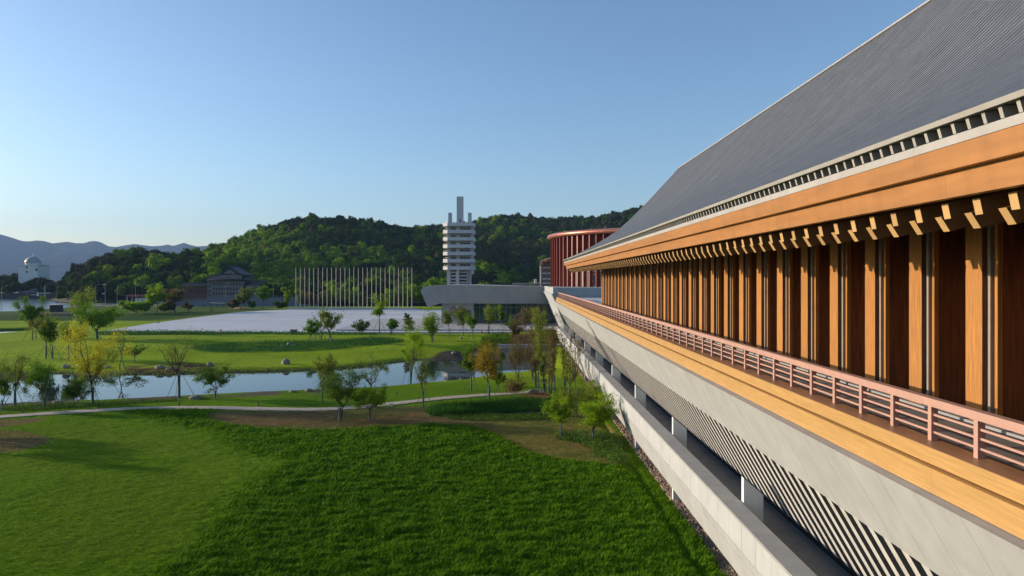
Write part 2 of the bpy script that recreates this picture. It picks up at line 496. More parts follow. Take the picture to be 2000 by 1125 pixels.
tall1_px = [(215, 646), (480, 649), (520, 655), (330, 662), (215, 660)]
tall2_px = [(370, 685), (450, 680), (560, 675), (640, 672), (730, 662), (780, 668), (760, 678), (640, 690), (480, 692), (400, 692)]
mud_px = [(845, 700), (860, 691), (900, 688), (925, 692), (900, 703)]
shore_px = [(0, 778), (180, 772), (330, 768), (440, 764), (580, 756), (690, 752), (690, 764), (440, 776), (180, 790), (0, 802)]

def colour(x, y):
    n1 = fbm(x/6, y/6, 4); n2 = fbm(x/1.3+40, y/1.3, 3); n3 = fbm(x/22+9, y/22, 3)
    lawn = np.array([0.108, 0.205, 0.004]); shag = np.array([0.042, 0.125, 0.003])
    soil = np.array([0.17, 0.11, 0.055]); dry = np.array([0.165, 0.15, 0.035]); mud = np.array([0.075, 0.062, 0.045])
    tall = np.array([0.035, 0.095, 0.014]); brown = np.array([0.10, 0.052, 0.028])
    far = smooth01((y-98)/25)
    lawn_far = np.array([0.225, 0.315, 0.010])
    lf = lawn[None]*(1-far.ravel()[:, None]) + lawn_far[None]*far.ravel()[:, None]
    c = lf.reshape(x.shape+(3,))
    c = c*(0.70+0.6*n1[..., None])*(0.80+0.4*n3[..., None])
    yel = smooth01((n3-0.5)*5)[..., None]
    c = c*(1-0.25*yel)+np.array([0.15, 0.155, 0.02])*0.25*yel
    # near the building the mown strip is duller
    def mixin(mask, col, amt=1.0):
        nonlocal c
        k = (mask*amt)[..., None]
        c = c*(1-k)+np.asarray(col)*k*(0.7+0.6*n2[..., None])*(0.72+0.56*n1[..., None])
    mixin(np.clip(pm(shag_px, x, y, 7.0)+0.5*(n2-.5)+.3*(n1-.5), 0, 1), shag)
    mixin(pm(bedA_px, x, y, .5), dry)
    mixin(pm(dryA_px, x, y, 4.0), soil, 0.85)
    mixin(smooth01((n1-0.47)*9)*pm(bedA_px, x, y, 3), np.array([.075, .105, .02]), 0.7)
    # trodden reddish earth
    for (a, b, rx, ry) in ((560, 825, 3.0, 1.2), (790, 812, 2.5, 3.0), (1155, 872, 1.6, 1.6), (665, 822, 2.5, 1.5), (730, 822, 2.2, 1.2)):
        gx, gy = Gz(a, b)
        mixin(np.exp(-((x-gx)/rx)**2-((y-gy)/ry)**2)*smooth01((n2-.25)*3), np.array([.19, .095, .05]), 0.8)
    mixin(pm(bedB_px, x, y, .5), dry*.9+soil*.1)
    mixin(smooth01((n1-0.5)*8)*pm(bedB_px, x, y, 2), soil, 0.8)
    mixin(pm(bedC_px, x, y, .6), soil*.7+dry*.4)
    mixin(pm(shore_px, x, y, 2.0)*smooth01((n1-0.35)*6), mud*1.4)
    mixin(pm(bank_px, x, y, 2.0)*smooth01((n2-0.3)*5), brown)
    mixin(pm(mulch_px, x, y, 2.0), brown*1.1)
    mixin(pm(mulch2_px, x, y, .8), np.array([.20, .085, .04]))
    mixin(pm(tall1_px, x, y, 3.0), tall)
    mixin(pm(tall2_px, x, y, 3.0)*smooth01((n1-0.3)*5), tall*.9)
    mixin(pm(mud_px, x, y, 1.5), mud)
    d = sdist(POND, x, y)
    mixin(smooth01(1-(d-0.2+1.2*(n2-.5))/1.1), mud)
    mixin(smooth01(-sdist(CANAL, x, y)/2+1.5), tall*.5)
    # rough dark grass bank on the left behind
    mixin(smooth01((y-255)/12)*smooth01((-x-120)/25), tall*.75)
    mixin(smooth01((y-300)/20)*smooth01((-x-70)/40), np.array([.09, .13, .03]), .6)
    return np.clip(c, 0.004, 1)

# fine foreground lawn (real tussocks) -----------------------------------
XW_L = 10.05
xs = np.arange(-72, XW_L+1.61, 0.16); ys = np.concatenate([np.arange(14, 34, 0.3), np.arange(34, 92.01, 0.16)])
XX, YY = np.meshgrid(xs, ys, indexing='ij')
shag_m = pm(shag_px, XX, YY, 5.0)
bed_m = np.maximum(pm(bedA_px, XX, YY, .8), np.maximum(pm(bedB_px, XX, YY, .8), pm(bedC_px, XX, YY, .8)))
shag_m = shag_m*(1-bed_m)
Z = hgt(XX, YY)
wx = XX+1.2*fbm(XX/5, YY/5, 2); wy = YY+1.2*fbm(XX/5+8, YY/5+3, 2)
tus = fbm(wx/0.95+0.25*wy, wy/0.55+70, 4)          # tussocks, longer across the slope
tus2 = fbm(XX/0.45+11, YY/0.34+5, 3)
edge = smooth01((92-YY)/3)
Z = Z + edge*(shag_m*(0.52*(tus-0.5)+0.20*(tus2-.5)+0.10) + (1-shag_m)*(1-bed_m)*(0.10*(tus-.5)+0.09*(tus2-.5)) + bed_m*(0.09*(tus2-.5)))
# shallow swale beside the building
Z = Z - 0.28*np.exp(-((XX-10.15)/0.28)**2)
lawn_o = put('lawn', grid_mesh('lawn', xs, ys, Z, M['ground'], colour(XX, YY)))
tag(lawn_o, kind='structure')

# mown strip by the building and the garden beyond
def fill(name, xs, ys, m):
    A, B = np.meshgrid(xs, ys, indexing='ij')
    o = put(name, grid_mesh(name, xs, ys, hgt(A, B), m, colour(A, B)))
    return tag(o, kind='structure')
fill('garden_ground', np.arange(-335, 40.1, 0.9), np.arange(92, 400, 0.9), M['ground_far'])
fill('grass_margin', np.array([-230., -200, -150, -100, -72.0]), np.arange(14, 92.1, 2.0), M['ground_far'])
xs2 = np.arange(XW_L+1.55, 41, 1.5); A, B = np.meshgrid(xs2, np.arange(14, 92.01, 1.0), indexing='ij')
o = put('building_ground', grid_mesh('building_ground', xs2, np.arange(14, 92.01, 1.0), np.full(A.shape, -0.05), M['ground_far'], np.full(A.shape+(3,), .1)))
tag(o, kind='structure')

# the far plain
me = MB().add([(-15000, -500, -1.7), (15000, -500, -1.7), (15000, 9800, -1.7), (-15000, 9800, -1.7)], [(0, 1, 2, 3)]).mesh('plain', M['soil'])
tag(put('far_plain', me), kind='structure')

# grass blades on the foreground lawn
def blades():
    n = 260000
    u = rng.random(n)
    y = 1/(u*(1/86-1/34.5)+1/34.5)
    x = -0.80*y + rng.random(n)*(0.80*y+XW_L+1.3)
    x = np.clip(x, -70, XW_L+1.3)
    s = pm(shag_px, x, y, 1.5); b = np.maximum(pm(bedA_px, x, y, .8), np.maximum(pm(bedB_px, x, y, .8), pm(bedC_px, x, y, .8)))
    keep = rng.random(n) > b*0.35
    path_d = sdist_path(x, y)
    keep &= path_d > 0.15
    x, y, s, b = x[keep], y[keep], s[keep], b[keep]
    ix = np.clip(np.round((x-xs[0])/0.16).astype(int), 0, len(xs)-1)
    iy = np.clip(np.searchsorted(ys, y), 0, len(ys)-1)
    z = Z[ix, iy]-0.01
    n = len(x)
    h = (0.07+0.13*s)*(0.6+0.9*rng.random(n)); w = (0.020+0.022*s)*(y/36)**0.8
    a = rng.random(n)*2*np.pi; lean = h*(0.3+0.6*rng.random(n)); la = rng.normal(0.3, 0.9, n)
    dx = np.cos(a)*w; dy = np.sin(a)*w
    base = np.stack([x, y, z], -1)
    t = base+np.stack([np.cos(la)*lean, np.sin(la)*lean, h], -1)
    v = np.stack([base-np.stack([dx, dy, 0*dx], -1), base+np.stack([dx, dy, 0*dx], -1), t], 1)
    sel = (pm(shag_px, x, y, 8.0)[:] + rng.uniform(-.35, .35, n) > .5)
    bed_ = b > .5
    for nm, k, m in (('shaggy_grass', sel & ~bed_, M['g1']), ('short_grass', ~sel & ~bed_, M['g2']), ('dry_grass', bed_, M['g3'])):
        o = put(nm, quads_mesh(nm, v[k], m, 3))
        tag(o, {'shaggy_grass': 'long dark green tussocky grass over the foreground slope', 'short_grass': 'short lighter green grass on the mown part of the foreground lawn', 'dry_grass': 'thin dry olive and straw grass on the brown beds beside the lawn'}[nm], 'grass', kind='stuff')
M['g3'] = mat('grass_blade_dry', (0.10, 0.115, 0.02), 0.8, col2=(0.24, 0.185, 0.07), scale=0.8, spec=0.06, transl=0.2, detail=8)
M['g1'] = mat('grass_blade_dark', (0.048, 0.142, 0.003), 0.7, col2=(0.115, 0.235, 0.006), scale=0.5, spec=0.06, transl=0.3, detail=8)
M['g2'] = mat('grass_blade_light', (0.10, 0.20, 0.004), 0.7, col2=(0.165, 0.27, 0.006), scale=0.4, spec=0.06, transl=0.3, detail=8)

# garden path ------------------------------------------------------------
path_px = [(-140, 828), (0, 815), (100, 808), (180, 803), (270, 798.5), (400, 797), (520, 799), (620, 800), (700, 796), (760, 790), (850, 780), (920, 774), (1000, 769), (1065, 765)]
PATH = smooth_line([Gz(a, b) for a, b in path_px], 10)
def sdist_path(x, y):
    d = np.full(x.shape, 1e9)
    for i in range(len(PATH)-1):
        a = PATH[i]; e = PATH[i+1]-a
        t = np.clip(((x-a[0])*e[0]+(y-a[1])*e[1])/(e@e), 0, 1)
        d = np.minimum(d, np.hypot(x-a[0]-t*e[0], y-a[1]-t*e[1]))
    return d-0.85
def strip(name, line, w, m, dz, seed=1):
    mb = MB(); r = random.Random(seed); n = len(line)
    L = []; R = []
    for i, p in enumerate(line):
        t = line[min(i+1, n-1)]-line[max(i-1, 0)]; t = t/np.hypot(*t); nn = np.array([-t[1], t[0]])
        for side, lst in ((1, L), (-1, R)):
            q = p+nn*side*(w+r.uniform(-.12, .12))
            zz = float(hgt(np.array([q[0]]), np.array([q[1]]))[0])
            lst.append((q[0], q[1], max(zz, -0.1)+dz))
    vs = L+R; fs = [(i, i+1, n+i+1, n+i) for i in range(n-1)]
    vs2 = [(a, b, c-0.25) for a, b, c in vs]; k = len(vs)
    mb.add(vs+vs2, fs+[(i, i+k, i+1+k, i+1) for i in range(n-1)]+[(n+i, n+i+1, n+i+1+k, n+i+k) for i in range(n-1)])
    return mb.build(name, m)
tag(strip('path', PATH, 0.9, M['path'], 0.09), kind='structure')
blades()

# water --------------------------------------------------------------------
def flat(name, poly, z, m):
    me = MB().add([(p[0], p[1], z) for p in poly], [tuple(range(len(poly)))]).mesh(name, m)
    o = put(name, me); return tag(o, kind='structure')
flat('pond', [(-80, 84), (13, 84), (13, 166), (-30, 166), (-80, 130)], WZ, M['water'])
flat('reed_pool', [(-6.0, 79), (5.0, 79), (5.0, 86), (-6.0, 86)], -0.26, M['water'])
flat('canal', CANAL, -0.7, M['water'])
flat('lake', LAKE, -0.95, M['lake'])

# plaza ---------------------------------------------------------------------
pm_ = MB().prism_z([tuple(p) for p in PLAZA], -0.6, PLZ)
tag(pm_.build('plaza_paving', M['plaza']), kind='structure')

# ------------------------------------------------------------------ the great hall
def R(z): return z + CAMZ            # heights below are relative to the camera
HY0, HYW, HYR, HYB = 0.0, 106.3, 113.7, 163.0      # start, wall end, roof end, balcony end
hall = thing('exhibition_hall', (20, 60, 0), 'long timber hall with sweeping grey tiled roof, salmon balcony railing and pale concrete base', 'hall')

# roof section
sec = smooth_line([(9.02, 3.235), (11.4, 4.30), (14.0, 5.68), (17.1, 7.62), (19.3, 9.45), (21.4, 11.5), (24.3, 14.6), (27.8, 18.4)], 3)
outer = [tuple(p) for p in sec]
mirror = [(55.6-p[0], p[1]) for p in outer[::-1]][1:]
under = [(p[0], p[1]-0.35) for p in (outer+mirror)][::-1]
top = outer+mirror
mb = MB(); n = len(top)
allp = [(a, HY0, R(b)) for a, b in top]+[(a, HYR, R(b)) for a, b in top]
un = [(a, HY0, R(b)-0.35) for a, b in top]+[(a, HYR, R(b)-0.35) for a, b in top]
fs = [(i, i+1, n+i+1, n+i) for i in range(n-1)]
k = 2*n
fs += [(k+i, k+n+i, k+n+i+1, k+i+1) for i in range(n-1)]
fs += [(i, k+i, k+i+1, i+1) for i in range(n-1)] + [(n+i, n+i+1, k+n+i+1, k+n+i) for i in range(n-1)]
fs += [(0, n, k+n, k), (n-1, k+n-1, k+2*n-1, 2*n-1)]
mb.add(allp+un, fs)
roof = mb.build('roof', M['tile'], hall)
# ribs
rsec = outer
mb = MB(); prof = [(-0.075, 0.0), (-0.045, 0.11), (0.045, 0.11), (0.075, 0.0)]
rv = []
for i, p in enumerate(rsec):
    a = rsec[max(i-1, 0)]; b = rsec[min(i+1, len(rsec)-1)]
    t = np.array([b[0]-a[0], b[1]-a[1]]); t /= np.hypot(*t); nn = (-t[1], t[0])
    for (w, h) in prof:
        rv.append((p[0]+nn[0]*h, w, R(p[1])+nn[1]*h))
rf = []
for i in range(len(rsec)-1):
    for j in range(3):
        rf.append((i*4+j, i*4+j+1, (i+1)*4+j+1, (i+1)*4+j))
rf += [(0, 3, 2, 1)]
rib_me = MB().add(rv, rf).mesh('rib', M['tile_rib'])
RSP = 0.435
nr = int((HYR-0.4)/RSP)
for i in range(nr):
    put('rib', rib_me, roof, (0, 0.3+i*RSP, 0))
# tile course seams on the slope: thin raised lines
for q, (idx, w) in enumerate(((5, .05), (9, .05), (13, .05), (17, .06), (19, .05))):
    p = rsec[idx]
    MB().prism_y([(p[0]-w, R(p[1])+0.02), (p[0]+w, R(p[1])+0.06), (p[0]+w, R(p[1])+0.10), (p[0]-w, R(p[1])+0.06)], HY0+.05, HYR-.05).build('course_seam', M['tile'], roof)
# ridge cap and verge
MB().prism_y([(27.45, R(18.3)), (28.15, R(18.3)), (28.05, R(18.50)), (27.55, R(18.50))], HY0-.05, HYR+.15).build('ridge_cap', M['trim'], roof)
vg = MB()
for i in range(len(top)-1):
    a, b = top[i], top[i+1]
    vg.add([(a[0], HYR-.25, R(a[1])+.16), (b[0], HYR-.25, R(b[1])+.16), (b[0], HYR+.1, R(b[1])+.16), (a[0], HYR+.1, R(a[1])+.16),
            (a[0], HYR-.25, R(a[1])-.4), (b[0], HYR-.25, R(b[1])-.4), (b[0], HYR+.1, R(b[1])-.4), (a[0], HYR+.1, R(a[1])-.4)],
           [(0, 1, 2, 3), (4, 7, 6, 5), (0, 4, 5, 1), (2, 6, 7, 3)])
vg.build('verge', M['trim'], roof)
# gable wall closing the far and near ends
for yy in (HYW-1.0, HY0+.6):
    gp = [(14.4, R(-4.3))]+[(a, R(b)-.4) for a, b in top if 14.4 < a < 41.2]+[(41.2, R(-4.3))]
    MB().prism_y(gp, yy, yy+.4).build('gable_wall', M['wood_dark'], hall)
# eave build-up -----------------------------------------------------------
XE = 8.7
MB().prism_y([(8.50, R(3.05)), (8.98, R(3.10)), (8.98, R(3.24)), (8.46, R(3.15))], HY0, HYR+.1).build('eave_trim', M['trim'], roof)
MB().box(8.98, 9.2, HY0, HYR, R(2.80), R(3.09)).build('tile_end_recess', M['tile_end'], roof)
br_me = MB().prism_y([(8.60, R(3.05)), (8.99, R(3.07)), (8.99, R(2.84)), (8.66, R(2.84))], -.045, .045).mesh('tile_end_bracket', M['trim'])
for i in range(nr):
    put('tile_end_bracket', br_me, roof, (0, 0.3+i*RSP, 0))
MB().box(8.70, 8.975, HY0, HYR, R(2.76), R(2.838)).build('gutter', M['black'], roof)
bl = 4.5
ub = MB().prism_y([(8.64, R(2.82)), (8.64, R(2.64)), (8.9, R(2.64)), (8.9, R(2.75)), (8.69, R(2.82))], 0, bl-.004).mesh('eave_band', M['trim'])
fa = MB().prism_y([(8.66, R(2.636)), (8.72, R(2.18)), (8.95, R(2.18)), (8.95, R(2.636))], 0, bl-.004).mesh('upper_fascia_board', M['wood_fascia'])
fb = MB().prism_y([(8.93, R(2.178)), (8.99, R(1.67)), (9.2, R(1.67)), (9.2, R(2.178))], 0, bl-.004).mesh('lower_fascia_board', M['wood_fascia'])
k = 0
while k*bl < HYR-bl*.5:
    y = HYR-(k+1)*bl
    put('eave_band', ub, roof, (0, y, 0)); put('upper_fascia_board', fa, roof, (0, y-.0, 0)); put('lower_fascia_board', fb, roof, (0, y-.6, 0))
    k += 1
# end return of the fascia
MB().box(8.75, 27, HYR-.2, HYR+.02, R(2.2), R(2.63)).build('end_fascia', M['wood_fascia'], roof)
MB().box(9.05, 27, HYR-.75, HYR-.6, R(1.68), R(2.17)).build('end_fascia', M['wood_fascia'], roof)
# soffit
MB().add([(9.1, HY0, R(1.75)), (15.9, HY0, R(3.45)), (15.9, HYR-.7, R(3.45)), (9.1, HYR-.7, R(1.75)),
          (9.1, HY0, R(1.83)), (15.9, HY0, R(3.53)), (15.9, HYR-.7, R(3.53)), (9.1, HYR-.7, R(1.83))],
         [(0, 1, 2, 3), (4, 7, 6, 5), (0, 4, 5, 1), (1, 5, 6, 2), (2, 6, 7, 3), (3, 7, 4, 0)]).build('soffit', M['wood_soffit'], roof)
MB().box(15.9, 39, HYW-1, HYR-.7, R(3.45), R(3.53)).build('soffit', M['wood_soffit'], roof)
# rafters: two staggered rows
M['rafter_shade'] = mat('rafter_side_shade', (0.17, 0.095, 0.04), 0.6, 0.2, 2.0)  # darker wood on sides and undersides paints their shade; ends stay blond
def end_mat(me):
    me.materials.append(M['rafter_shade']); me.update()
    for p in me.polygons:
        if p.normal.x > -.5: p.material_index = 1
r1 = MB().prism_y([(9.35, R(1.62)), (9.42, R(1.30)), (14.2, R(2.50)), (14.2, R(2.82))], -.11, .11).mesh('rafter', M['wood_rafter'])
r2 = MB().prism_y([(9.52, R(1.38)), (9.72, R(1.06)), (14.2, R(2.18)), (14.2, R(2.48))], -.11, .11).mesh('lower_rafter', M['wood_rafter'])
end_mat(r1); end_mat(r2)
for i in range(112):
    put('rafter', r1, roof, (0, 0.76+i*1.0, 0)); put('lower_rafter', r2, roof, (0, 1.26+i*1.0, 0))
MB().box(14.46, 14.9, HY0, HYW, R(2.3), R(3.0)).build('wall_plate', M['wood_dark'], hall)

# timber wall of stepped piers
BAY = 3.0
ZB, ZT = R(-4.28), R(2.75)
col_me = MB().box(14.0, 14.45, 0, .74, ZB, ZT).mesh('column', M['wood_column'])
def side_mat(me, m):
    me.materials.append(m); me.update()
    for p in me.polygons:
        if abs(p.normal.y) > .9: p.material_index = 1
side_mat(col_me, M['wood_dark'])  # column sides coloured dark so the gaps read as shaded
ms_me = MB().box(14.15, 14.4, -.13, -.001, ZB, ZT).mesh('metal_strip', M['strip_metal'])
ws_me = MB().box(14.24, 14.4, -.31, -.19, ZB, ZT).mesh('wood_strip', M['wood_column'])
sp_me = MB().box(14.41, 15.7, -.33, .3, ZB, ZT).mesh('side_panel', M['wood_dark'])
for i in range(36):
    y = 20.33-18+i*BAY
    if y > HYW-.8: break
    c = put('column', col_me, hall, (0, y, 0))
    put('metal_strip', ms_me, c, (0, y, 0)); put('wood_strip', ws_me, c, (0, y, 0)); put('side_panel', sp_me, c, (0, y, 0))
MB().box(15.72, 15.9, HY0, HYW-.9, ZB, ZT+.3).build('back_wall', M['wood_dark'], hall)
MB().box(13.85, 15.7, HY0, HYW, R(-4.6), R(-4.283)).build('wall_sill', M['concrete_top'], hall)
# corner post at the wall end
MB().box(13.95, 14.5, HYW-.85, HYW, ZB, ZT).build('corner_post', M['wood_column'], hall)
MB().box(14.5, 41.2, HYW-.55, HYW-.1, R(-4.3), R(3.1)).build('end_wall', M['wood_column'], hall)

# balcony ------------------------------------------------------------------
MB().box(11.35, 13.86, HY0, HYW+30, R(-4.75), R(-4.36)).build('balcony_floor', M['floor_dark'], hall)
MB().box(13.8, 41, HYW+.05, HYB+17, R(-5.4), R(-4.9)).build('terrace_floor', M['terrace'], hall)
MB().box(11.3, 13.85, HYW+30, HYB, R(-5.35), R(-4.85)).build('terrace_floor', M['terrace'], hall)
pl = 6.0
led = MB().box(10.62, 11.34, 0, pl-.01, R(-4.5), R(-4.27)).mesh('ledge_board', M['ledge'])
b1 = MB().prism_y([(10.60, R(-4.28)), (10.60, R(-4.68)), (10.66, R(-4.70)), (11.2, R(-4.70)), (11.2, R(-4.52)), (10.615, R(-4.52)), (10.615, R(-4.28))], 0, pl-.004).mesh('upper_timber_band', M['wood_band'])
b2 = MB().prism_y([(10.44, R(-4.72)), (10.44, R(-5.33)), (11.2, R(-5.33)), (11.2, R(-4.72))], 0, pl-.004).mesh('lower_timber_band', M['wood_band'])
k = 0
while True:
    y = HYB-(k+1)*pl
    if y < HY0-3: break
    put('ledge_board', led, hall, (0, y, 0)); put('upper_timber_band', b1, hall, (0, y, 0)); put('lower_timber_band', b2, hall, (0, y-2.0 if k else y, 0))
    k += 1
MB().box(10.44, 11.2, HYB-8.0, HYB-6.0, R(-5.33), R(-4.72)).build('lower_timber_band', M['wood_band'], hall)
# railing
XR = 11.15
rail = MB().box(XR-.11, XR+.13, HY0, HYB, R(-3.36), R(-3.15)).build('railing', M['rail'], hall)
for zz in (-3.58, -3.80, -4.04):
    MB().box(XR-.025, XR+.025, HY0, HYB, R(zz)-.028, R(zz)+.028).build('rail_bar', M['rail'], rail)
po = MB().box(XR-.08, XR+.10, -.075, .075, R(-4.27), R(-3.36)).mesh('railing_post', M['rail'])
i = 0
while True:
    y = 16.3-1.8*8+i*1.8
    if y > HYB: break
    put('railing_post', po, rail, (0, y, 0)); i += 1

# pale concrete base --------------------------------------------------------
def lean(z):            # inward leaning plane
    return 10.1+(-5.35-z)*(3.7/6.45)
PN = 1.8
ap = MB()
x0, z0_, x1, z1_ = lean(-5.35), -5.35, lean(-8.12), -8.12
ap.prism_y([(x0, R(z0_)), (x1, R(z1_)), (x1+.3, R(z1_)), (x0+.55, R(z0_)-.1), (x0+.55, R(z0_))], 0, PN-.010)
ap_me = ap.mesh('apron_panel', M['concrete'])
i = 0
while HYB-(i+1)*PN > HY0-2:
    put('apron_panel', ap_me, hall, (0, HYB-(i+1)*PN, 0)); i += 1
MB().prism_y([(x0+.12, R(-5.45)), (x1+.15, R(-8.05)), (x1+1.2, R(-8.05)), (13, R(-5.45))], HY0, HYB-.05).build('apron_backing', M['concrete_top'], hall)
# louvers
LS = 0.98
xa, xb = lean(-8.10), lean(-11.85)
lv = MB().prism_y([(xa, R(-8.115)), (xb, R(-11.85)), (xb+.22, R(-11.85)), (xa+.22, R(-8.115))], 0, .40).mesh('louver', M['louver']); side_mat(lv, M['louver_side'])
i = 0
while i*LS+0.5 < HYB-.5:
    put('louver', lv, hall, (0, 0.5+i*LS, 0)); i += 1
MB().prism_y([(xa+.26, R(-8.12)), (xb+.26, R(-11.9)), (xb+.4, R(-11.9)), (xa+.4, R(-8.12))], HY0, HYB).build('dark_glazing', M['glass_dark'], hall)
# walkway, inner wall, parapet
MB().box(11.4, 17, HY0, HYB, R(-12.9), R(-12.5)).build('walkway_floor', M['floor_dark'], hall)
MB().box(14.3, 14.6, HY0, HYB, R(-12.5), R(-11.7)).build('inner_wall', M['glass_dark'], hall)
MB().box(15, 40, HY0+.2, HYB-.2, R(-16.2), R(-5.4)).build('core_wall', M['concrete_top'], hall)
cp = MB().box(10.58, 11.52, 0, PN*2-.015, R(-11.32), R(-11.2)).mesh('coping_slab', M['concrete_top'])
pu = MB().box(10.62, 10.8, 0, PN-.02, R(-12.62), R(-11.323)).mesh('parapet_panel', M['concrete'])
# hexagon-edged lower cladding
pmid = MB().prism_y([(10.625, R(-12.64)), (10.82, R(-13.22)), (11.0, R(-13.2)), (10.8, R(-12.64))], 0, PN-.02).mesh('bevel_panel', M['concrete'])
plow = MB().prism_y([(10.83, R(-13.24)), (11.4, R(-14.88)), (11.6, R(-14.88)), (11.0, R(-13.24))], 0, PN-.02).mesh('lower_panel', M['concrete'])
i = 0
while HYB-(i+1)*PN > HY0-2:
    y = HYB-(i+1)*PN
    put('parapet_panel', pu, hall, (0, y, 0)); put('bevel_panel', pmid, hall, (0, y-PN/2, 0)); put('lower_panel', plow, hall, (0, y, 0))
    if i % 2 == 1: put('coping_slab', cp, hall, (0, y, 0))
    i += 1
MB().box(10.85, 11.48, HY0, HYB-.1, R(-12.9), R(-11.325)).build('parapet_core', M['concrete_top'], hall)
MB().prism_y([(11.05, R(-13.2)), (11.62, R(-14.85)), (17, R(-14.85)), (17, R(-12.95)), (10.95, R(-12.95))], HY0, HYB-.1).build('walkway_beam', M['concrete_top'], hall)
pr = MB().box(11.62, 12.6, -.17, .17, R(-16.3), R(-14.855)).mesh('pier', M['white'])
pr2 = MB().prism_y([(11.62, R(-12.5)), (12.6, R(-12.5)), (12.6, R(-10.82)), (11.62, R(-9.98))], -.17, .17).mesh('walkway_pier', M['white'])
PSP = 15.0
i = 0
while True:
    y = 34.4-30+i*PSP
    if y > HYB: break
    put('pier', pr, hall, (0, y, 0)); put('walkway_pier', pr2, hall, (0, y, 0)); i += 1

# ------------------------------------------------------------------ podium beyond the hall
pod = thing('concrete_podium', (25, 205, 0), 'grey concrete podium block with sloping pale prow under the red drum', 'podium')
PY0, PY1 = 181.0, 229.0
ptop = -2.3
poly = [(10.9, R(ptop)), (10.9, R(-4.0)), (10.55, R(-4.05)), (12.0, R(-7.2)), (13.6, R(-11.5)), (15.5, R(-16.3)), (60, R(-16.3)), (60, R(ptop))]
MB().prism_y(poly, PY0, PY1-.02).build('wall', M['concrete_cool'], pod)
MB().prism_y([(10.45, R(-3.95)), (12.0, R(-7.3)), (12.4, R(-7.3)), (11.0, R(-3.95))], PY0-.4, PY1-1).build('sloping_panel', M['concrete'], pod)
MB().prism_y([(11.95, R(-7.4)), (13.5, R(-11.5)), (13.9, R(-11.5)), (12.35, R(-7.4))], PY0-.4, PY1-1).build('sloping_panel', M['concrete'], pod)
MB().box(10.85, 12.2, PY0-.3, PY0+6, R(-3.9), R(ptop)+.08).build('end_block', M['concrete'], pod)
for i in range(10):
    MB().box(14+i*2.6, 14+i*2.6+2.57, PY0-.06, PY0+.1, R(-5.6), R(-3.2)).build('wall_panel', M['concrete_cool'], pod)

# ------------------------------------------------------------------ slab roofed pavilion
SY = 229.0
pav = thing('pavilion', (-5, 245, 0), 'low grey concrete pavilion with deep overhanging roof slab and glass front', 'pavilion')
def PX(px): return (px-X0)/F*SY
def PZ(py): return CAMZ-(py-Y0)/F*SY
outl = [(827, 559.5), (875, 556.2), (1072, 560.5), (1180, 562), (1180, 594), (857, 593.3), (849, 594.3), (842, 596.8), (837, 600.2), (833.5, 600.8), (821, 569.5)]
vs = []; n = len(outl)
for (a, b) in outl:
    yo = 2.6*max(0, min(1, (b-556)/38)); vs.append((PX(a), SY+yo, PZ(b)))
for (a, b) in outl:
    vs.append((PX(a), SY+34, PZ(b)))
fs = [tuple(range(n)), tuple(range(2*n-1, n-1, -1))]+[(i, i+n, (i+1) % n+n, (i+1) % n) for i in range(n)]
slab = MB().add(vs, fs).build('roof_slab', M['concrete_cool'], pav)
# cladding joints of the roof edge: proud panels
xj = np.linspace(PX(840), PX(1068), 23)
for i in range(22):
    a, b = xj[i]+.02, xj[i+1]-.02
    za, zb = PZ(561.6), PZ(592.3)
    ya, yb = SY+2.6*(5.6/38)-.07, SY+2.6*(36.3/38)-.07
    MB().add([(a, ya, za), (b, ya, za), (b, yb, zb), (a, yb, zb), (a, ya+.12, za), (b, ya+.12, za), (b, yb+.12, zb), (a, yb+.12, zb)],
             [(0, 3, 2, 1), (4, 5, 6, 7), (0, 1, 5, 4), (1, 2, 6, 5), (2, 3, 7, 6), (3, 0, 4, 7)]).build('edge_panel', M['concrete_cool'], slab)
FZ = 0.75                                # pavilion floor
zs = PZ(594.5)
gy = SY+7.0
# arch pier
def arch_wall(y0, y1, xa, xb, xo0, xo1, zspring, zcrown, ztop, zbot):
    k = 10; mb = MB()
    arc = []
    for i in range(k+1):
        t = math.pi*(1-i/k); cx = (xo0+xo1)/2; rx = (xo1-xo0)/2
        arc.append((cx+rx*math.cos(t), zspring+(zcrown-zspring)*math.sin(t)))
    mb.box(xa, xo0, y0, y1, zbot, ztop); mb.box(xo1, xb, y0, y1, zbot, ztop)
    for i in range(k):
        (a, b), (c, d) = arc[i], arc[i+1]
        mb.prism_y([(a, b), (c, d), (c, ztop), (a, ztop)], y0, y1)
    return mb
gq = gy-2.0
def GX(px): return (px-X0)/F*gq
for i in range(5):
    yy = gq+i*5.0
    arch_wall(yy, yy+1.2, GX(862.5), GX(925), GX(874.5), GX(913), CAMZ-(612-Y0)/F*gq, CAMZ-(596.5-Y0)/F*gq, zs+.3, FZ).build('arch', M['concrete_cool'], pav)
for i in range(12):
    MB().box(GX(875), GX(912), gq+2+i*1.6, gq+3.6+i*1.6, FZ, FZ+.35*(i+1)).build('stair_step', M['terrace'], pav)
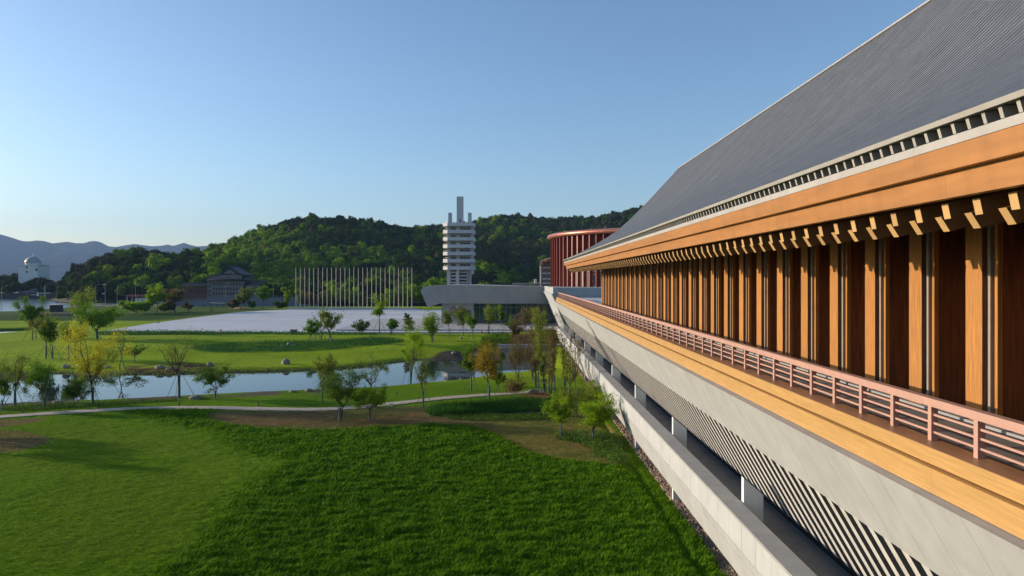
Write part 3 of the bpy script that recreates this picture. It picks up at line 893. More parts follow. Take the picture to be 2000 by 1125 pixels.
# glass wall
gx0, gx1 = GX(926), 16.0
nc = 16; cw = (gx1-gx0)/nc
rows = [FZ, FZ+2.9, FZ+5.4, zs+.1]
for i in range(nc):
    for j in range(3):
        MB().box(gx0+i*cw+.06, gx0+(i+1)*cw-.06, gy, gy+.06, rows[j]+.06, rows[j+1]-.06).build('pane', M['glass_green'], pav)
for i in range(nc+1):
    MB().box(gx0+i*cw-.06, gx0+i*cw+.06, gy-.1, gy+.1, FZ, zs+.1).build('mullion', M['mullion'], pav)
for j in (1, 2):
    MB().box(gx0, gx1, gy-.08, gy+.08, rows[j]-.055, rows[j]+.055).build('transom', M['mullion'], pav)
MB().box(gx0, gx1, gy+.3, gy+24, FZ-.1, zs+.2).build('interior', M['glass_dark'], pav)
MB().box(PX(690), 20, 206.5, 264, -0.5, FZ).build('plinth', M['tile_wall'], pav)
MB().box(PX(700), 20, 206.3, 206.45, FZ-.12, FZ+.02).build('plinth_edge', M['terrace'], pav)
# roof equipment
MB().box(PX(1046), PX(1051), SY+12, SY+14, PZ(557), PZ(545)).build('roof_vent', M['white'], slab)
MB().box(PX(1000), PX(1058), SY+10, SY+18, PZ(557), PZ(553.8)).build('roof_curb', M['concrete_top'], slab)
MB().box(PX(913), PX(916), SY+1.5, SY+2.2, PZ(556.5), PZ(555.4)).build('roof_curb', M['red_dark'], slab)
# retaining wall at the far water edge
rw = thing('pool_retaining_wall', (7, 163.5, 0), 'low pale stone retaining wall along the far end of the pond', 'wall')
MB().box(-3.4, 14, 163.2, 163.9, -1.2, 0.25).build('wall', M['tile_wall'], rw)
MB().box(-3.5, 14, 163.0, 164.1, 0.252, 0.36).build('coping', M['terrace'], rw)

# ------------------------------------------------------------------ tower
TY = 272.0
tcx = (897.5-X0)/F*TY
tow = thing('observation_tower', (tcx, TY, 0), 'white tower of stacked octagonal balconies with three tall shafts on top', 'tower')
def TX(px): return (px-X0)/F*TY
def TZ(py): return CAMZ-(py-Y0)/F*TY
def octo(hw, cut, cx=tcx, cy=TY): 
    return [(cx-hw+cut, cy-hw), (cx+hw-cut, cy-hw), (cx+hw, cy-hw+cut), (cx+hw, cy+hw-cut), (cx+hw-cut, cy+hw), (cx-hw+cut, cy+hw), (cx-hw, cy+hw-cut), (cx-hw, cy-hw+cut)]
hw = 6.15
bands = [437, 450.9, 464.8, 478.8, 492.8, 506.7, 520.7]
MB().box(tcx-4.5, tcx+4.5, TY-2.5, TY+4.5, 0, TZ(440)).build('core', M['tower'], tow)
for k, y in enumerate(bands):
    zt, zb = TZ(y), TZ(y+6.6)
    outer_p = octo(hw, 1.9)
    mb = MB().prism_z(octo(hw-.25, 1.8), zb, zb+.3)
    # parapet ring
    inner_p = octo(hw-.25, 1.8)
    m = len(outer_p)
    for i in range(m):
        a, b = outer_p[i], outer_p[(i+1) % m]; c, d = inner_p[(i+1) % m], inner_p[i]
        mb.add([(a[0], a[1], zb), (b[0], b[1], zb), (c[0], c[1], zb), (d[0], d[1], zb), (a[0], a[1], zt), (b[0], b[1], zt), (c[0], c[1], zt), (d[0], d[1], zt)],
               [(0, 1, 5, 4), (2, 3, 7, 6), (4, 5, 6, 7), (3, 2, 1, 0)])
    bal = mb.build('balcony', M['tower'], tow)
    r = MB()
    for i in range(m):
        a, b = inner_p[i], inner_p[(i+1) % m]
        r.tube((a[0], a[1], zt+.45), (b[0], b[1], zt+.45), .03, .03, 4); r.tube((a[0], a[1], zt), (a[0], a[1], zt+.45), .025, .025, 4)
    r.build('handrail', M['mullion'], bal)
for k, y in enumerate(bands[:-1]+[520.7]):
    zt = TZ(y+7.2); zb = TZ(y+13.2) if k < 6 else TZ(534)
    for (a, b) in ((881.5, 891), (900.5, 921)):
        w = MB().box(TX(a), TX(min(b, 918.5)), TY-2.58, TY-2.4, zb, zt-.5).build('window', M['window'], tow)
        for q in range(1, 3):
            xx = TX(a)+(TX(min(b, 918.5))-TX(a))*q/3
            MB().box(xx-.05, xx+.05, TY-2.64, TY-2.585, zb, zt-.5).build('window_bar', M['tower'], w)
    for px in (876.5, 893, 921):        # piers between the balconies
        MB().box(TX(px)-.1, TX(px)+1.15, TY-3.6, TY-2.59, zb-.3, zt+.1).build('pier', M['tower'], tow)
# stem under the balconies
for (a, b) in ((874.7, 881.5), (892.5, 898.5)):
    MB().box(TX(a), TX(b), TY-4.4, TY-2.6, 0, TZ(527.5)).build('stem_column', M['tower'], tow)
MB().box(TX(913), TX(920), TY-3.2, TY-2.6, 0, TZ(527.5)).build('stem_column', M['concrete_cool'], tow)
for y in (531, 537.5, 544, 550.5):
    MB().box(TX(881.6), TX(892.4), TY-4.1, TY-2.6, TZ(y+2.6), TZ(y)).build('landing', M['tower'], tow)
    MB().box(TX(898.6), TX(914), TY-4.1, TY-2.6, TZ(y+2.0), TZ(y)).build('landing', M['tower'], tow)
    for (a, b) in ((883, 891), (899.5, 912)):
        MB().box(TX(a), TX(b), TY-2.66, TY-2.55, TZ(y+6), TZ(y+3)).build('window', M['window'], tow)
for (a, b, y) in ((892.4, 905, 384.5), (876, 882.6, 416), (914.4, 921, 416)):
    MB().box(TX(a), TX(b), TY-1.2, TY+1.2, TZ(441), TZ(y)).build('shaft', M['tower'], tow)
MB().box(TX(898.6), TX(900.6), TY-1.26, TY-1.1, TZ(437), TZ(428)).build('shaft_door', M['window'], tow)

# ------------------------------------------------------------------ red drum
DX, DY, DR = 47.5, 222.0, 34.5
drum = thing('red_drum_building', (DX, DY, 0), 'round red metal building ringed by tall fins under a copper rim', 'building')
dz0, dz1 = R(ptop), R(13.0)
MB().lathe([(DR-1.6, dz0), (DR-1.6, dz1+.2)], 96, (DX, DY, 0)).build('drum_wall', M['red_dark'], drum)
rim = MB().lathe([(DR-1.5, dz1-.1), (DR+.9, dz1-.1), (DR+1.5, dz1+.25), (DR+1.6, dz1+.7), (DR+1.3, dz1+1.1), (DR+.6, dz1+1.35), (DR-1.0, dz1+1.5), (2, dz1+1.2)], 144, (DX, DY, 0)).build('rim', M['copper'], drum, True)
fin = MB().box(-.16, .16, -.55, .75, dz0, dz1-.12).mesh('fin', M['red_metal'])
NF = 90
for i in range(NF):
    t = 2*math.pi*i/NF
    a = t
    if math.sin(a) > 0.55: continue      # hidden far side
    put('fin', fin, drum, (DX+math.cos(a)*(DR-.3), DY+math.sin(a)*(DR-.3), 0), rot=(0, 0, a-math.pi/2))
# tall windows behind the fins facing the terrace
for i in range(NF):
    a = 2*math.pi*(i+.5)/NF
    if not (math.pi*1.08 < a < math.pi*1.6): continue
    mbp = MB().box(-.85, .85, -.12, .0, dz0+.1, dz0+5.9).mesh('window', M['glass_dark'])
    cx, cy = DX+math.cos(a)*(DR-1.52), DY+math.sin(a)*(DR-1.52)
    w = put('window', mbp, drum, (cx, cy, 0), rot=(0, 0, a+math.pi/2))
    f = MB()
    for x in (-.88, .76): f.box(x, x+.12, -.2, .02, dz0+.05, dz0+6)
    for z in (.0, 3.6, 4.5, 5.9): f.box(-.76, .76, -.2, .02, dz0+z+.02, dz0+z+.16)
    fo = put('window_frame', f.mesh('window_frame', M['white']), w, (cx, cy, 0), rot=(0, 0, 0))
    fo.matrix_parent_inverse = Matrix.Identity(4); fo.location = (0, 0, 0)
# lattice struts high between the fins
lat = MB()
for i in range(NF):
    a = 2*math.pi*(i+.5)/NF
    if not (math.pi*.95 < a < math.pi*1.7): continue
    ux, uy = math.cos(a), math.sin(a); tx, ty = -uy, ux
    for kk in range(5):
        z = dz1-.8-kk*1.0
        for s in (-1, 1):
            lat.tube((DX+ux*(DR-1.3)+tx*s*1.0, DY+uy*(DR-1.3)+ty*s*1.0, z-.9), (DX+ux*(DR-1.1), DY+uy*(DR-1.1), z), .08, .08, 4, False)
lat.build('lattice', M['red_metal'], drum)

# building behind the drum
bb = thing('banded_building', (16, 262, 0), 'grey banded building with small timber eaves behind the red drum', 'building')
BY = 258.0
def BX(px): return (px-X0)/F*BY
def BZ(py): return CAMZ-(py-Y0)/F*BY
MB().box(BX(1058.5), 60, BY, BY+20, 0, BZ(511)).build('wall', M['grey_wall'], bb)
for y in (521.5, 532.5, 543.5, 552):
    MB().box(BX(1058.5)-.1, 40, BY-.35, BY-.003, BZ(y+2.4), BZ(y)).build('band', M['white'], bb)
for px in (1058.5, 1068.5, 1078):
    MB().box(BX(px)-.15, BX(px)+.15, BY-.45, BY-.36, BZ(558), BZ(512)).build('pilaster', M['mullion'], bb)
for (a, b, y0_, y1_, yy) in ((1057, 1080, 514, 510, -2), (1065, 1085, 511.5, 507.5, -4), (1055, 1062, 520, 516.5, -1.2)):
    MB().add([(BX(a), BY+yy, BZ(y0_)), (BX(b), BY+yy, BZ(y0_-3)), (BX(b), BY+yy, BZ(y1_-3)), (BX(a), BY+yy, BZ(y1_)), (BX(a), BY+8, BZ(y0_-4)), (BX(b), BY+8, BZ(y0_-7)), (BX(b), BY+8, BZ(y1_-7)), (BX(a), BY+8, BZ(y1_-4))],
             [(0, 1, 2, 3), (4, 7, 6, 5), (0, 4, 5, 1), (1, 5, 6, 2), (2, 6, 7, 3), (3, 7, 4, 0)]).build('eave', M['wood_fascia'], bb)

# ------------------------------------------------------------------ flagpoles
FY = 352.0
fp = thing('flagpole_plinth', ((690-X0)/F*FY, FY, 0), 'long low pale step carrying the row of flagpoles behind the plaza', 'plinth')
MB().box((563-X0)/F*FY, (815-X0)/F*FY, FY-1.8, FY+2, -.5, .85).build('step', M['tile_wall'], fp)
MB().box((566-X0)/F*FY, (812-X0)/F*FY, FY-.9, FY+1.6, .85, 1.1).build('upper_step', M['terrace'], fp)
for i in range(27):
    px = 578+i*(804.5-578)/26
    x = (px-X0)/F*FY
    f = thing('flagpole', (x, FY, 1.1), 'tall bare metal flagpole in the long row behind the plaza', 'flagpole', 'row of bare flagpoles behind the plaza')
    MB().tube((x, FY, 1.1), (x, FY, 21.6), .20, .12, 8).build('pole', M['flag'], f)
    MB().lathe([(.32, 1.1), (.32, 1.3), (.2, 1.36)], 8, (x, FY, 0)).build('base_collar', M['flag'], f)
    MB().lathe([(.05, 21.6), (.15, 21.7), (.15, 21.8), (.03, 21.92)], 8, (x, FY, 0)).build('finial', M['flag'], f)

# ------------------------------------------------------------------ hills, mountains, forest
def interp(tbl, a): 
    t = np.array(tbl, float); return np.interp(a, t[:, 0], t[:, 1])
HILLS = [  # (ridge distance, front width, back width, silhouette table of photo px)
 (610, 120, 150, [(90, 600), (125, 575), (150, 548), (180, 530), (210, 517), (260, 513), (300, 512), (340, 517), (400, 513), (450, 510), (520, 530), (600, 565), (700, 600)]),
 (800, 260, 260, [(330, 580), (380, 520), (400, 509), (440, 496), (480, 480), (520, 463), (560, 450), (600, 442), (640, 441), (700, 445), (760, 456), (820, 462), (870, 468), (920, 486), (1000, 526), (1080, 580)]),
 (1000, 380, 300, [(700, 580), (780, 482), (840, 457), (880, 455), (930, 449), (970, 438), (1000, 435), (1050, 439), (1100, 441), (1150, 441), (1200, 430), (1250, 421), (1320, 410), (1450, 412), (1600, 437), (1800, 477), (2000, 580)]),
]
def hillz(x, y):
    a = X0+x/np.maximum(y, 1)*F
    z = np.full(x.shape, -1.6)
    wob = (fbm(x/90+5, y/90+2, 3)-.5)
    for (yr, wf, wb, tbl) in HILLS:
        H = np.maximum((Y0-interp(tbl, a)+5)/F*yr+CAMZ, 0)
        yy = y+60*(fbm(x/120+yr, y/160, 3)-.5)*np.clip((yr-y)/120, 0, 1)
        d = (yy-yr)
        t = np.where(d < 0, 1+d/wf, 1-d/wb)
        t = np.clip(t, 0, 1)
        prof = np.where(d < 0, t**0.85, smooth01(t))
        z = np.maximum(z, H*prof - 1.6)
    return z
hx = np.arange(-720, 900, 9.0); hy = np.arange(440, 1330, 9.0)
A, B = np.meshgrid(hx, hy, indexing='ij')
HZ = hillz(A, B)
o = put('wooded_hill', grid_mesh('wooded_hill', hx, hy, HZ, M['soil']))
tag(o, kind='structure')

def crown_mesh(name, m, seed, hgt_=1.0, nleaf=300):
    r = np.random.default_rng(seed)
    # lumpy crown: several lobes, leaf clumps on their surfaces
    lobes = [(0, 0, .55, .42, .46)]
    for k in range(7):
        a = r.random()*6.283; rr = r.uniform(.22, .38); lobes.append((rr*math.cos(a), rr*math.sin(a), r.uniform(.35, .78), r.uniform(.2, .3), r.uniform(.2, .3)))
    q = []
    for k in range(nleaf):
        lx, ly, lz, lr, lh = lobes[r.integers(len(lobes))]
        d = r.normal(size=3); d /= np.linalg.norm(d)
        if d[2] < -.3: d[2] *= -1
        c = np.array([lx, ly, lz*hgt_])+d*np.array([lr, lr, lh*hgt_])*r.uniform(.8, 1.08)
        nrm = d+r.normal(size=3)*.85; nrm /= np.linalg.norm(nrm)
        u = np.cross(nrm, r.normal(size=3)); u /= np.linalg.norm(u); w = np.cross(nrm, u)
        s = r.uniform(.028, .06)
        q.append([c-u*s-w*s*.7, c+u*s-w*s*.7, c+u*s*.8+w*s*.7, c-u*s*.8+w*s*.7])
    # solid inner core so the crown is not see-through
    for (lx, ly, lz, lr, lh) in lobes:
        for i in range(5):
            for j in range(3):
                def pt(i, j):
                    a = i/5*6.283; b = -0.6+j/3*2.17
                    return np.array([lx+lr*.78*math.cos(a)*math.cos(b), ly+lr*.78*math.sin(a)*math.cos(b), (lz+lh*.78*math.sin(b))*hgt_])
                q.append([pt(i, j), pt(i+1, j), pt(i+1, j+1), pt(i, j+1)])
    me = quads_mesh(name, np.array(q), m)
    return me
FM = [mat('forest_dark', (0.013, 0.028, 0.006), 0.8, col2=(0.034, 0.058, 0.010), scale=0.25, objvar=0.35, spec=0.05, transl=.15),
      mat('forest_mid', (0.028, 0.065, 0.006), 0.8, col2=(0.06, 0.12, 0.010), scale=0.25, objvar=0.35, spec=0.05, transl=.2),
      mat('forest_bright', (0.10, 0.18, 0.005), 0.8, col2=(0.18, 0.275, 0.008), scale=0.25, objvar=0.3, spec=0.05, transl=.25),
      mat('forest_olive', (0.045, 0.052, 0.014), 0.8, col2=(0.085, 0.085, 0.024), scale=0.25, objvar=0.3, spec=0.05, transl=.15)]
src = bpy.data.collections.new('tree_shapes')       # never linked to the scene
for ci in range(4):
    for k in range(4):
        me = crown_mesh('crown_shape', FM[ci], 10+ci*4+k, (1.0, 1.15, 1.35, 0.85)[k], 620)
        so_ = bpy.data.objects.new('crown_%02d' % (ci*4+k), me); src.objects.link(so_)

def gn_forest(name, pts, scales, idx, label):
    me = bpy.data.meshes.new(name); me.vertices.add(len(pts))
    me.vertices.foreach_set("co", np.asarray(pts, np.float32).ravel())
    for nm, ty, arr in (("sc", 'FLOAT', scales), ("ix", 'INT', idx), ("rz", 'FLOAT', rng.random(len(pts))*6.28)):
        a = me.attributes.new(nm, ty, 'POINT'); a.data.foreach_set("value", np.asarray(arr, np.int32 if ty == 'INT' else np.float32))
    o = put(name, me); tag(o, label, 'forest', kind='stuff')
    ng = bpy.data.node_groups.new(name, 'GeometryNodeTree')
    ng.interface.new_socket('Geometry', in_out='INPUT', socket_type='NodeSocketGeometry')
    ng.interface.new_socket('Geometry', in_out='OUTPUT', socket_type='NodeSocketGeometry')
    N = ng.nodes; L = ng.links
    gi = N.new('NodeGroupInput'); go = N.new('NodeGroupOutput'); ip = N.new('GeometryNodeInstanceOnPoints')
    ci = N.new('GeometryNodeCollectionInfo'); ci.inputs['Collection'].default_value = src
    ci.inputs['Separate Children'].default_value = True; ci.inputs['Reset Children'].default_value = True
    def na(nm, ty):
        x = N.new('GeometryNodeInputNamedAttribute'); x.data_type = ty; x.inputs[0].default_value = nm; return x.outputs[0]
    ip.inputs['Pick Instance'].default_value = True
    L.new(gi.outputs[0], ip.inputs['Points']); L.new(ci.outputs[0], ip.inputs['Instance'])
    L.new(na('ix', 'INT'), ip.inputs['Instance Index']); L.new(na('sc', 'FLOAT'), ip.inputs['Scale'])
    cx = N.new('ShaderNodeCombineXYZ'); L.new(na('rz', 'FLOAT'), cx.inputs[2]); L.new(cx.outputs[0], ip.inputs['Rotation'])
    L.new(ip.outputs[0], go.inputs[0])
    md = o.modifiers.new('scatter', 'NODES'); md.node_group = ng
    return o
def forest():
    sp = 5.7
    gx, gy_ = np.meshgrid(np.arange(-700, 880, sp), np.arange(450, 1130, sp), indexing='ij')
    x = (gx+rng.uniform(-.5, .5, gx.shape)*sp).ravel(); y = (gy_+rng.uniform(-.5, .5, gx.shape)*sp).ravel()
    a = X0+x/y*F
    z = hillz(x, y)
    dz = hillz(x, y+10)-z
    k = (z > -0.5) & (a > 118) & (a < 1420) & ((dz > -3.5) | (y < 640))
    x, y, z, a = x[k], y[k], z[k], a[k]
    py = Y0-(z-CAMZ)/y*F
    n = fbm(x/70+3, y/70+1, 3); n2 = fbm(x/25+30, y/25, 2)
    idx = np.zeros(len(x), int)
    u = rng.random(len(x))
    # bright green crowns with sunlight painted in on the lower left flank, darker crest
    low = smooth01((py-452)/25)
    brightp = (1.0*np.exp(-((a-560)/130)**2)*low + 0.05*np.exp(-((a-760)/120)**2)*low + .38*np.exp(-((a-950)/40)**2)*smooth01((n-.45)*5) + .07*low)*smooth01((n-.34)*6)
    brightp = np.where(a < 400, 0.22*smooth01((n2-.45)*6), brightp)
    idx = np.where(u < 0.55, 0, 1)
    idx = np.where((u > .86), 3, idx)
    idx = np.where(rng.random(len(x)) < brightp, 2, idx)
    olive = np.exp(-((a-1000)/130)**2)*np.exp(-((py-500)/22)**2)*smooth01((a-900)/40)
    idx = np.where(rng.random(len(x)) < olive, 3, idx)
    sc = rng.uniform(6.2, 11.5, len(x))*np.where(idx == 2, 1.12, 1.0)*np.where(idx == 0, .9, 1)
    gn_forest('hill_forest', np.stack([x, y, z-.6], -1), sc, idx*4+rng.integers(0, 4, len(x)), 'dense mixed green woodland covering the hills behind the plaza')
    # low tree belt at the foot of the hill, behind the flagpoles
    m = 330
    x = []; y = []
    for i in range(m):
        px = rng.uniform(380, 870); Y = rng.uniform(440, 520); x.append((px-X0)/F*Y); y.append(Y)
    x = np.array(x); y = np.array(y)
    px = X0+x/y*F
    ok = ~((px < 520) & (y < 492))
    x, y = x[ok], y[ok]
    idx = np.where(rng.random(len(x)) < .30, 2, np.where(rng.random(len(x)) < .5, 0, 1))
    gn_forest('foothill_trees', np.stack([x, y, np.maximum(hillz(x, y), -1.6)], -1), rng.uniform(7, 15, len(x)), idx*4+rng.integers(0, 4, len(x)), 'darker tree belt at the foot of the hill behind the flagpoles')
    # trees round the far lake shore
    px = rng.uniform(-260, 135, 330); Y = rng.uniform(592, 690, 330)
    x = (px-X0)/F*Y; idx = np.where(rng.random(330) < .6, 0, np.where(rng.random(330) < .5, 1, 3))
    far_t = smooth01((Y-592)/60)
    zz = np.where(px > 85, 1.5, 1.5+6*far_t)
    k = ~((px > 40) & (px < 92) & (Y < 612))
    gn_forest('lakeside_trees', np.stack([x, Y, zz], -1)[k], rng.uniform(7.5, 11, 330)[k], (idx*4+rng.integers(0, 4, 330))[k], 'dark rounded trees along the far lake shore below the domed pavilion')
forest()

# far mountains
mt = [(-900, 470), (-600, 440), (-400, 452), (-250, 436), (-120, 448), (-40, 452), (0, 457.5), (20, 463), (32, 467), (45, 471), (58, 471.5), (72, 469.5), (88, 471), (103, 475.5), (118, 473.5), (132, 472), (148, 475), (165, 475), (175, 471.5), (186, 470.5), (197, 473), (212, 481), (226, 482.5), (240, 480), (262, 476.5), (280, 479), (297, 481), (315, 480), (328, 477.5), (338, 480.5), (350, 477), (359, 474), (370, 478), (385, 481.5), (420, 479), (460, 474), (520, 478), (600, 482), (760, 490), (1000, 500), (1400, 495), (1800, 490), (2200, 500)]
def mountains(name, YR, dp, wfr):
    pxs = np.arange(-880, 2200, 4.0); ts = np.linspace(0, 1, 40)
    V = []
    for t in ts:
        Y = YR-wfr*(1-t)
        H = (Y0-(interp(mt, pxs)+dp))/F*YR+CAMZ
        x = (pxs-X0)/F*Y
        rid = fbm(x/620+3, np.full_like(x, Y/1100), 6)-.5
        z = H*t**0.9+(1-t)*t*4*H*0.55*rid
        V.append(np.stack([x, np.full_like(x, Y), z-2*(t == 0)], -1))
    V = np.array(V); nr_, nc_ = V.shape[:2]
    idx = np.arange(nr_*nc_).reshape(nr_, nc_)
    q = np.stack([idx[:-1, :-1], idx[:-1, 1:], idx[1:, 1:], idx[1:, :-1]], -1).reshape(-1, 4)
    me = bpy.data.meshes.new(name); me.from_pydata(V.reshape(-1, 3).tolist(), [], q.tolist())
    me.polygons.foreach_set("use_smooth", [True]*len(me.polygons)); me.materials.append(M['mountain'])
    tag(put(name, me), kind='structure')
mountains('mountain_range', 9000, 0, 2600)

# ------------------------------------------------------------------ lakeside and hillside buildings
DYp = 640.0
def LX(px, Y): return (px-X0)/F*Y
def LZ(py, Y): return CAMZ-(py-Y0)/F*Y
dcx = LX(65, DYp)
dome = thing('domed_pavilion', (dcx, DYp, 0), 'white pavilion with grey dome rising above the lakeside trees', 'pavilion')
MB().box(LX(46.5, DYp), LX(84, DYp), DYp-7, DYp+9, 0, LZ(518.5, DYp)).build('wall', M['white'], dome)
MB().box(LX(45.5, DYp), LX(86, DYp), DYp-7.6, DYp+9.6, LZ(518.4, DYp), LZ(516.8, DYp)).build('cornice', M['white'], dome)
zd = LZ(516.8, DYp)
MB().lathe([(6.4, 0), (6.4, 1.3), (6.9, 1.35), (6.9, 1.6)], 24, (dcx, DYp, zd)).build('drum', M['white'], dome)
for i in range(16):
    a = 2*math.pi*i/16
    put('drum_window', MB().box(-.35, .35, -.06, .06, zd+.3, zd+1.1).mesh('drum_window', M['window']), dome, (dcx+6.42*math.cos(a), DYp+6.42*math.sin(a), 0), rot=(0, 0, a+math.pi/2))
MB().lathe([(6.7*math.cos(t), 1.6+6.0*math.sin(t)) for t in np.linspace(0, 1.5, 10)], 32, (dcx, DYp, zd)).build('dome', M['trim'], dome, True)
MB().lathe([(.5, 7.3), (.7, 7.7), (.45, 8.1), (.6, 8.6), (.3, 9.2), (.12, 10.4)], 10, (dcx, DYp, zd)).build('finial', M['white'], dome)
for (px, py) in ((63, 522.5), (63, 531), (81.5, 525.5)):
    w = 1.6
    MB().box(LX(px, DYp)-w/2, LX(px, DYp)+w/2, DYp-7.12, DYp-6.9, LZ(py+(1.6 if px < 70 else 4), DYp), LZ(py-1.6, DYp)).build('window', M['window'], dome)
# lakeside quay wall under the trees
qw = thing('lake_quay_wall', (LX(20, 589), 589, -1), 'long dark stone quay wall along the far shore of the lake', 'wall')
MB().box(LX(-420, 589), LX(150, 589), 588, 591, -1.6, 4.0).build('wall', M['grey_roof'], qw)
wsh = thing('lakeside_white_hut', (LX(121, 596), 596, 3), 'low white hut with dark roof beside the far lake shore', 'hut')
MB().box(LX(99, 596), LX(143, 596), 594, 600, -1.6, LZ(560.5, 596)).build('wall', M['white'], wsh)
MB().box(LX(97, 596), LX(146, 596), 593.4, 601, LZ(560.4, 596), LZ(551, 596)).build('roof', M['grey_roof'], wsh)
for i in range(5):
    MB().box(LX(104+i*8, 596), LX(107+i*8, 596), 593.9, 594.02, LZ(567, 596), LZ(562.5, 596)).build('window', M['window'], wsh)

# raised road on an embankment
EY = 412.0
emb = thing('embankment_wall', (LX(520, EY), EY, 0), 'long blue grey masonry embankment wall carrying the road below the hill', 'wall')
eb = [(318, 590.5), (380, 586), (430, 583.5), (480, 582), (560, 581), (618, 580.5)]
for i in range(len(eb)-1):
    (a, ya), (b, yb) = eb[i], eb[i+1]
    xa_, xb_ = LX(a, EY), LX(b, EY)
    MB().add([(xa_, EY, -1.7), (xb_-.02, EY, -1.7), (xb_-.02, EY, LZ(yb, EY)), (xa_, EY, LZ(ya, EY)), (xa_, EY+1, -1.7), (xb_-.02, EY+1, -1.7), (xb_-.02, EY+1, LZ(yb, EY)), (xa_, EY+1, LZ(ya, EY))],
             [(0, 1, 2, 3), (4, 7, 6, 5), (0, 4, 5, 1), (1, 5, 6, 2), (2, 6, 7, 3), (3, 7, 4, 0)]).build('wall', M['bluewall'], emb)
for i in range(40):
    px = 325+i*7.2
    yb = float(np.interp(px, [e[0] for e in eb], [e[1] for e in eb]))
    MB().box(LX(px, EY)-.12, LX(px, EY)+.12, EY+.2, EY+.45, LZ(yb, EY), LZ(yb, EY)+1.1).build('parapet_post', M['bluewall'], emb)
for i in range(len(eb)-1):
    (a, ya), (b, yb) = eb[i], eb[i+1]
    MB().tube((LX(a, EY), EY+.32, LZ(ya, EY)+.9), (LX(b, EY), EY+.32, LZ(yb, EY)+.9), .16, .16, 4).build('parapet_rail', M['bluewall'], emb)
rd = MB().add([(LX(150, 405), 404, -.3), (LX(318, EY), 410.5, 1.6), (LX(318, EY), 424, 1.6), (LX(140, 420), 418, -.3),
               (LX(860, EY), 413.2, 4.6), (LX(860, EY), 428, 4.6), (LX(430, EY), 413.2, 3.9), (LX(430, EY), 426, 3.9)],
              [(0, 1, 2, 3), (1, 6, 7, 2), (6, 4, 5, 7)]).build('road', M['asphalt'])
tag(rd, kind='structure')
gr = thing('road_guard_rail', (LX(250, 404), 404, 0), 'pale guard rail beside the road on the left of the plaza', 'guard rail')
MB().add([(LX(195, 403), 403.5, .5), (LX(318, 409), 409, 2.2), (LX(318, 409), 409, 2.7), (LX(195, 403), 403.5, 1.0), (LX(195, 403), 403.7, .5), (LX(318, 409), 409.2, 2.2), (LX(318, 409), 409.2, 2.7), (LX(195, 403), 403.7, 1.0)],
         [(0, 1, 2, 3), (4, 7, 6, 5), (0, 4, 5, 1), (1, 5, 6, 2), (2, 6, 7, 3), (3, 7, 4, 0)]).build('rail', M['tile_wall'], gr)
for i in range(14):
    t = i/13; x = LX(195, 403)*(1-t)+LX(318, 409)*t; y = 403.6*(1-t)+409.1*t
    MB().box(x-.08, x+.08, y-.02, y+.12, -.4, .6+1.7*t).build('post', M['tile_wall'], gr)

# grey four-storey hall with black tiled roof
TYh = 450.0
th = thing('temple_style_building', (LX(440, TYh), TYh, 4), 'grey three storey building with rows of windows and black upswept tiled roof', 'building')
wz1 = LZ(549.5, TYh)
MB().box(LX(405, TYh), LX(474, TYh), TYh, TYh+18, -1, wz1).build('wall', M['grey_wall'], th)
MB().box(LX(437, TYh), LX(475.2, TYh), TYh-1.2, TYh-.02, -1, wz1-.3).build('front_bay', M['grey_wall'], th)
def win(px, py, yf, w=3.3, h=4.6):
    o = MB().box(LX(px, TYh)-w*.17, LX(px, TYh)+w*.17, yf-.08, yf+.02, LZ(py+h/2, TYh), LZ(py-h/2, TYh)).build('window', M['window'], th)
    MB().box(LX(px, TYh)-w*.2, LX(px, TYh)+w*.2, yf-.2, yf+.0, LZ(py+h/2, TYh)-.14, LZ(py+h/2, TYh)-.01).build('sill', M['tile_wall'], o)
for py in (555, 564.5, 573.5):
    for px in (417.5, 423.2, 429, 434.6): win(px, py, TYh)
    for px in (441, 446.6, 452.2, 457.8, 464, 470): win(px, py, TYh-1.2)
for py in (554, 559.5, 569, 576.5): win(409.5, py, TYh)
for px in (441, 446.6, 452.2, 457.8, 464, 470): win(px, 549.3, TYh-1.2, h=2.0)
rf_ = MB()
def hip(mb, xa, xb, ya, yb, z0, z1, inset, sag=.35, over=1.2):
    # concave hip roof
    rings = []
    for k in range(6):
        t = k/5; hgt2 = z0+(z1-z0)*(t**1.5); i2 = inset*t
        rings.append([(xa-over+i2*(1), ya-over+(yb-ya)*.5*t*.92, hgt2+(.7*(1-t)**3)), (xb+over-i2, ya-over+(yb-ya)*.5*t*.92, hgt2+(.7*(1-t)**3)), (xb+over-i2, yb+over-(yb-ya)*.5*t*.92, hgt2+(.7*(1-t)**3)), (xa-over+i2, yb+over-(yb-ya)*.5*t*.92, hgt2+(.7*(1-t)**3))])
    vs = [p for r in rings for p in r]; fs = [(3, 2, 1, 0)]
    for k in range(5):
        for j in range(4): fs.append((k*4+j, k*4+(j+1) % 4, (k+1)*4+(j+1) % 4, (k+1)*4+j))
    fs.append((20, 21, 22, 23)); mb.add(vs, fs)
hip(rf_, LX(404.5, TYh), LX(475, TYh), TYh-1.2, TYh+18, wz1, LZ(536.5, TYh), 2.0)
ro = rf_.build('lower_roof', M['grey_roof'], th)
up = MB()   # gabled upper roof with upswept eaves, gable to the front
gxm = LX(447, TYh); e0 = LX(418, TYh); e1 = LX(478, TYh)
gz0, gz1 = LZ(537.5, TYh), LZ(519.5, TYh)
gp = []
for k in range(-6, 7):
    t = k/6; x = gxm+(t*(e1-gxm) if t > 0 else t*(gxm-e0)); z = gz0+(gz1-gz0)*(1-abs(t))**1.45+.5*abs(t)**4
    gp.append((x, z))
low = [(x, z-1.0) for x, z in gp][::-1]
up.prism_y(gp+low, TYh+1, TYh+17)
uo = up.build('upper_roof', M['grey_roof'], th)
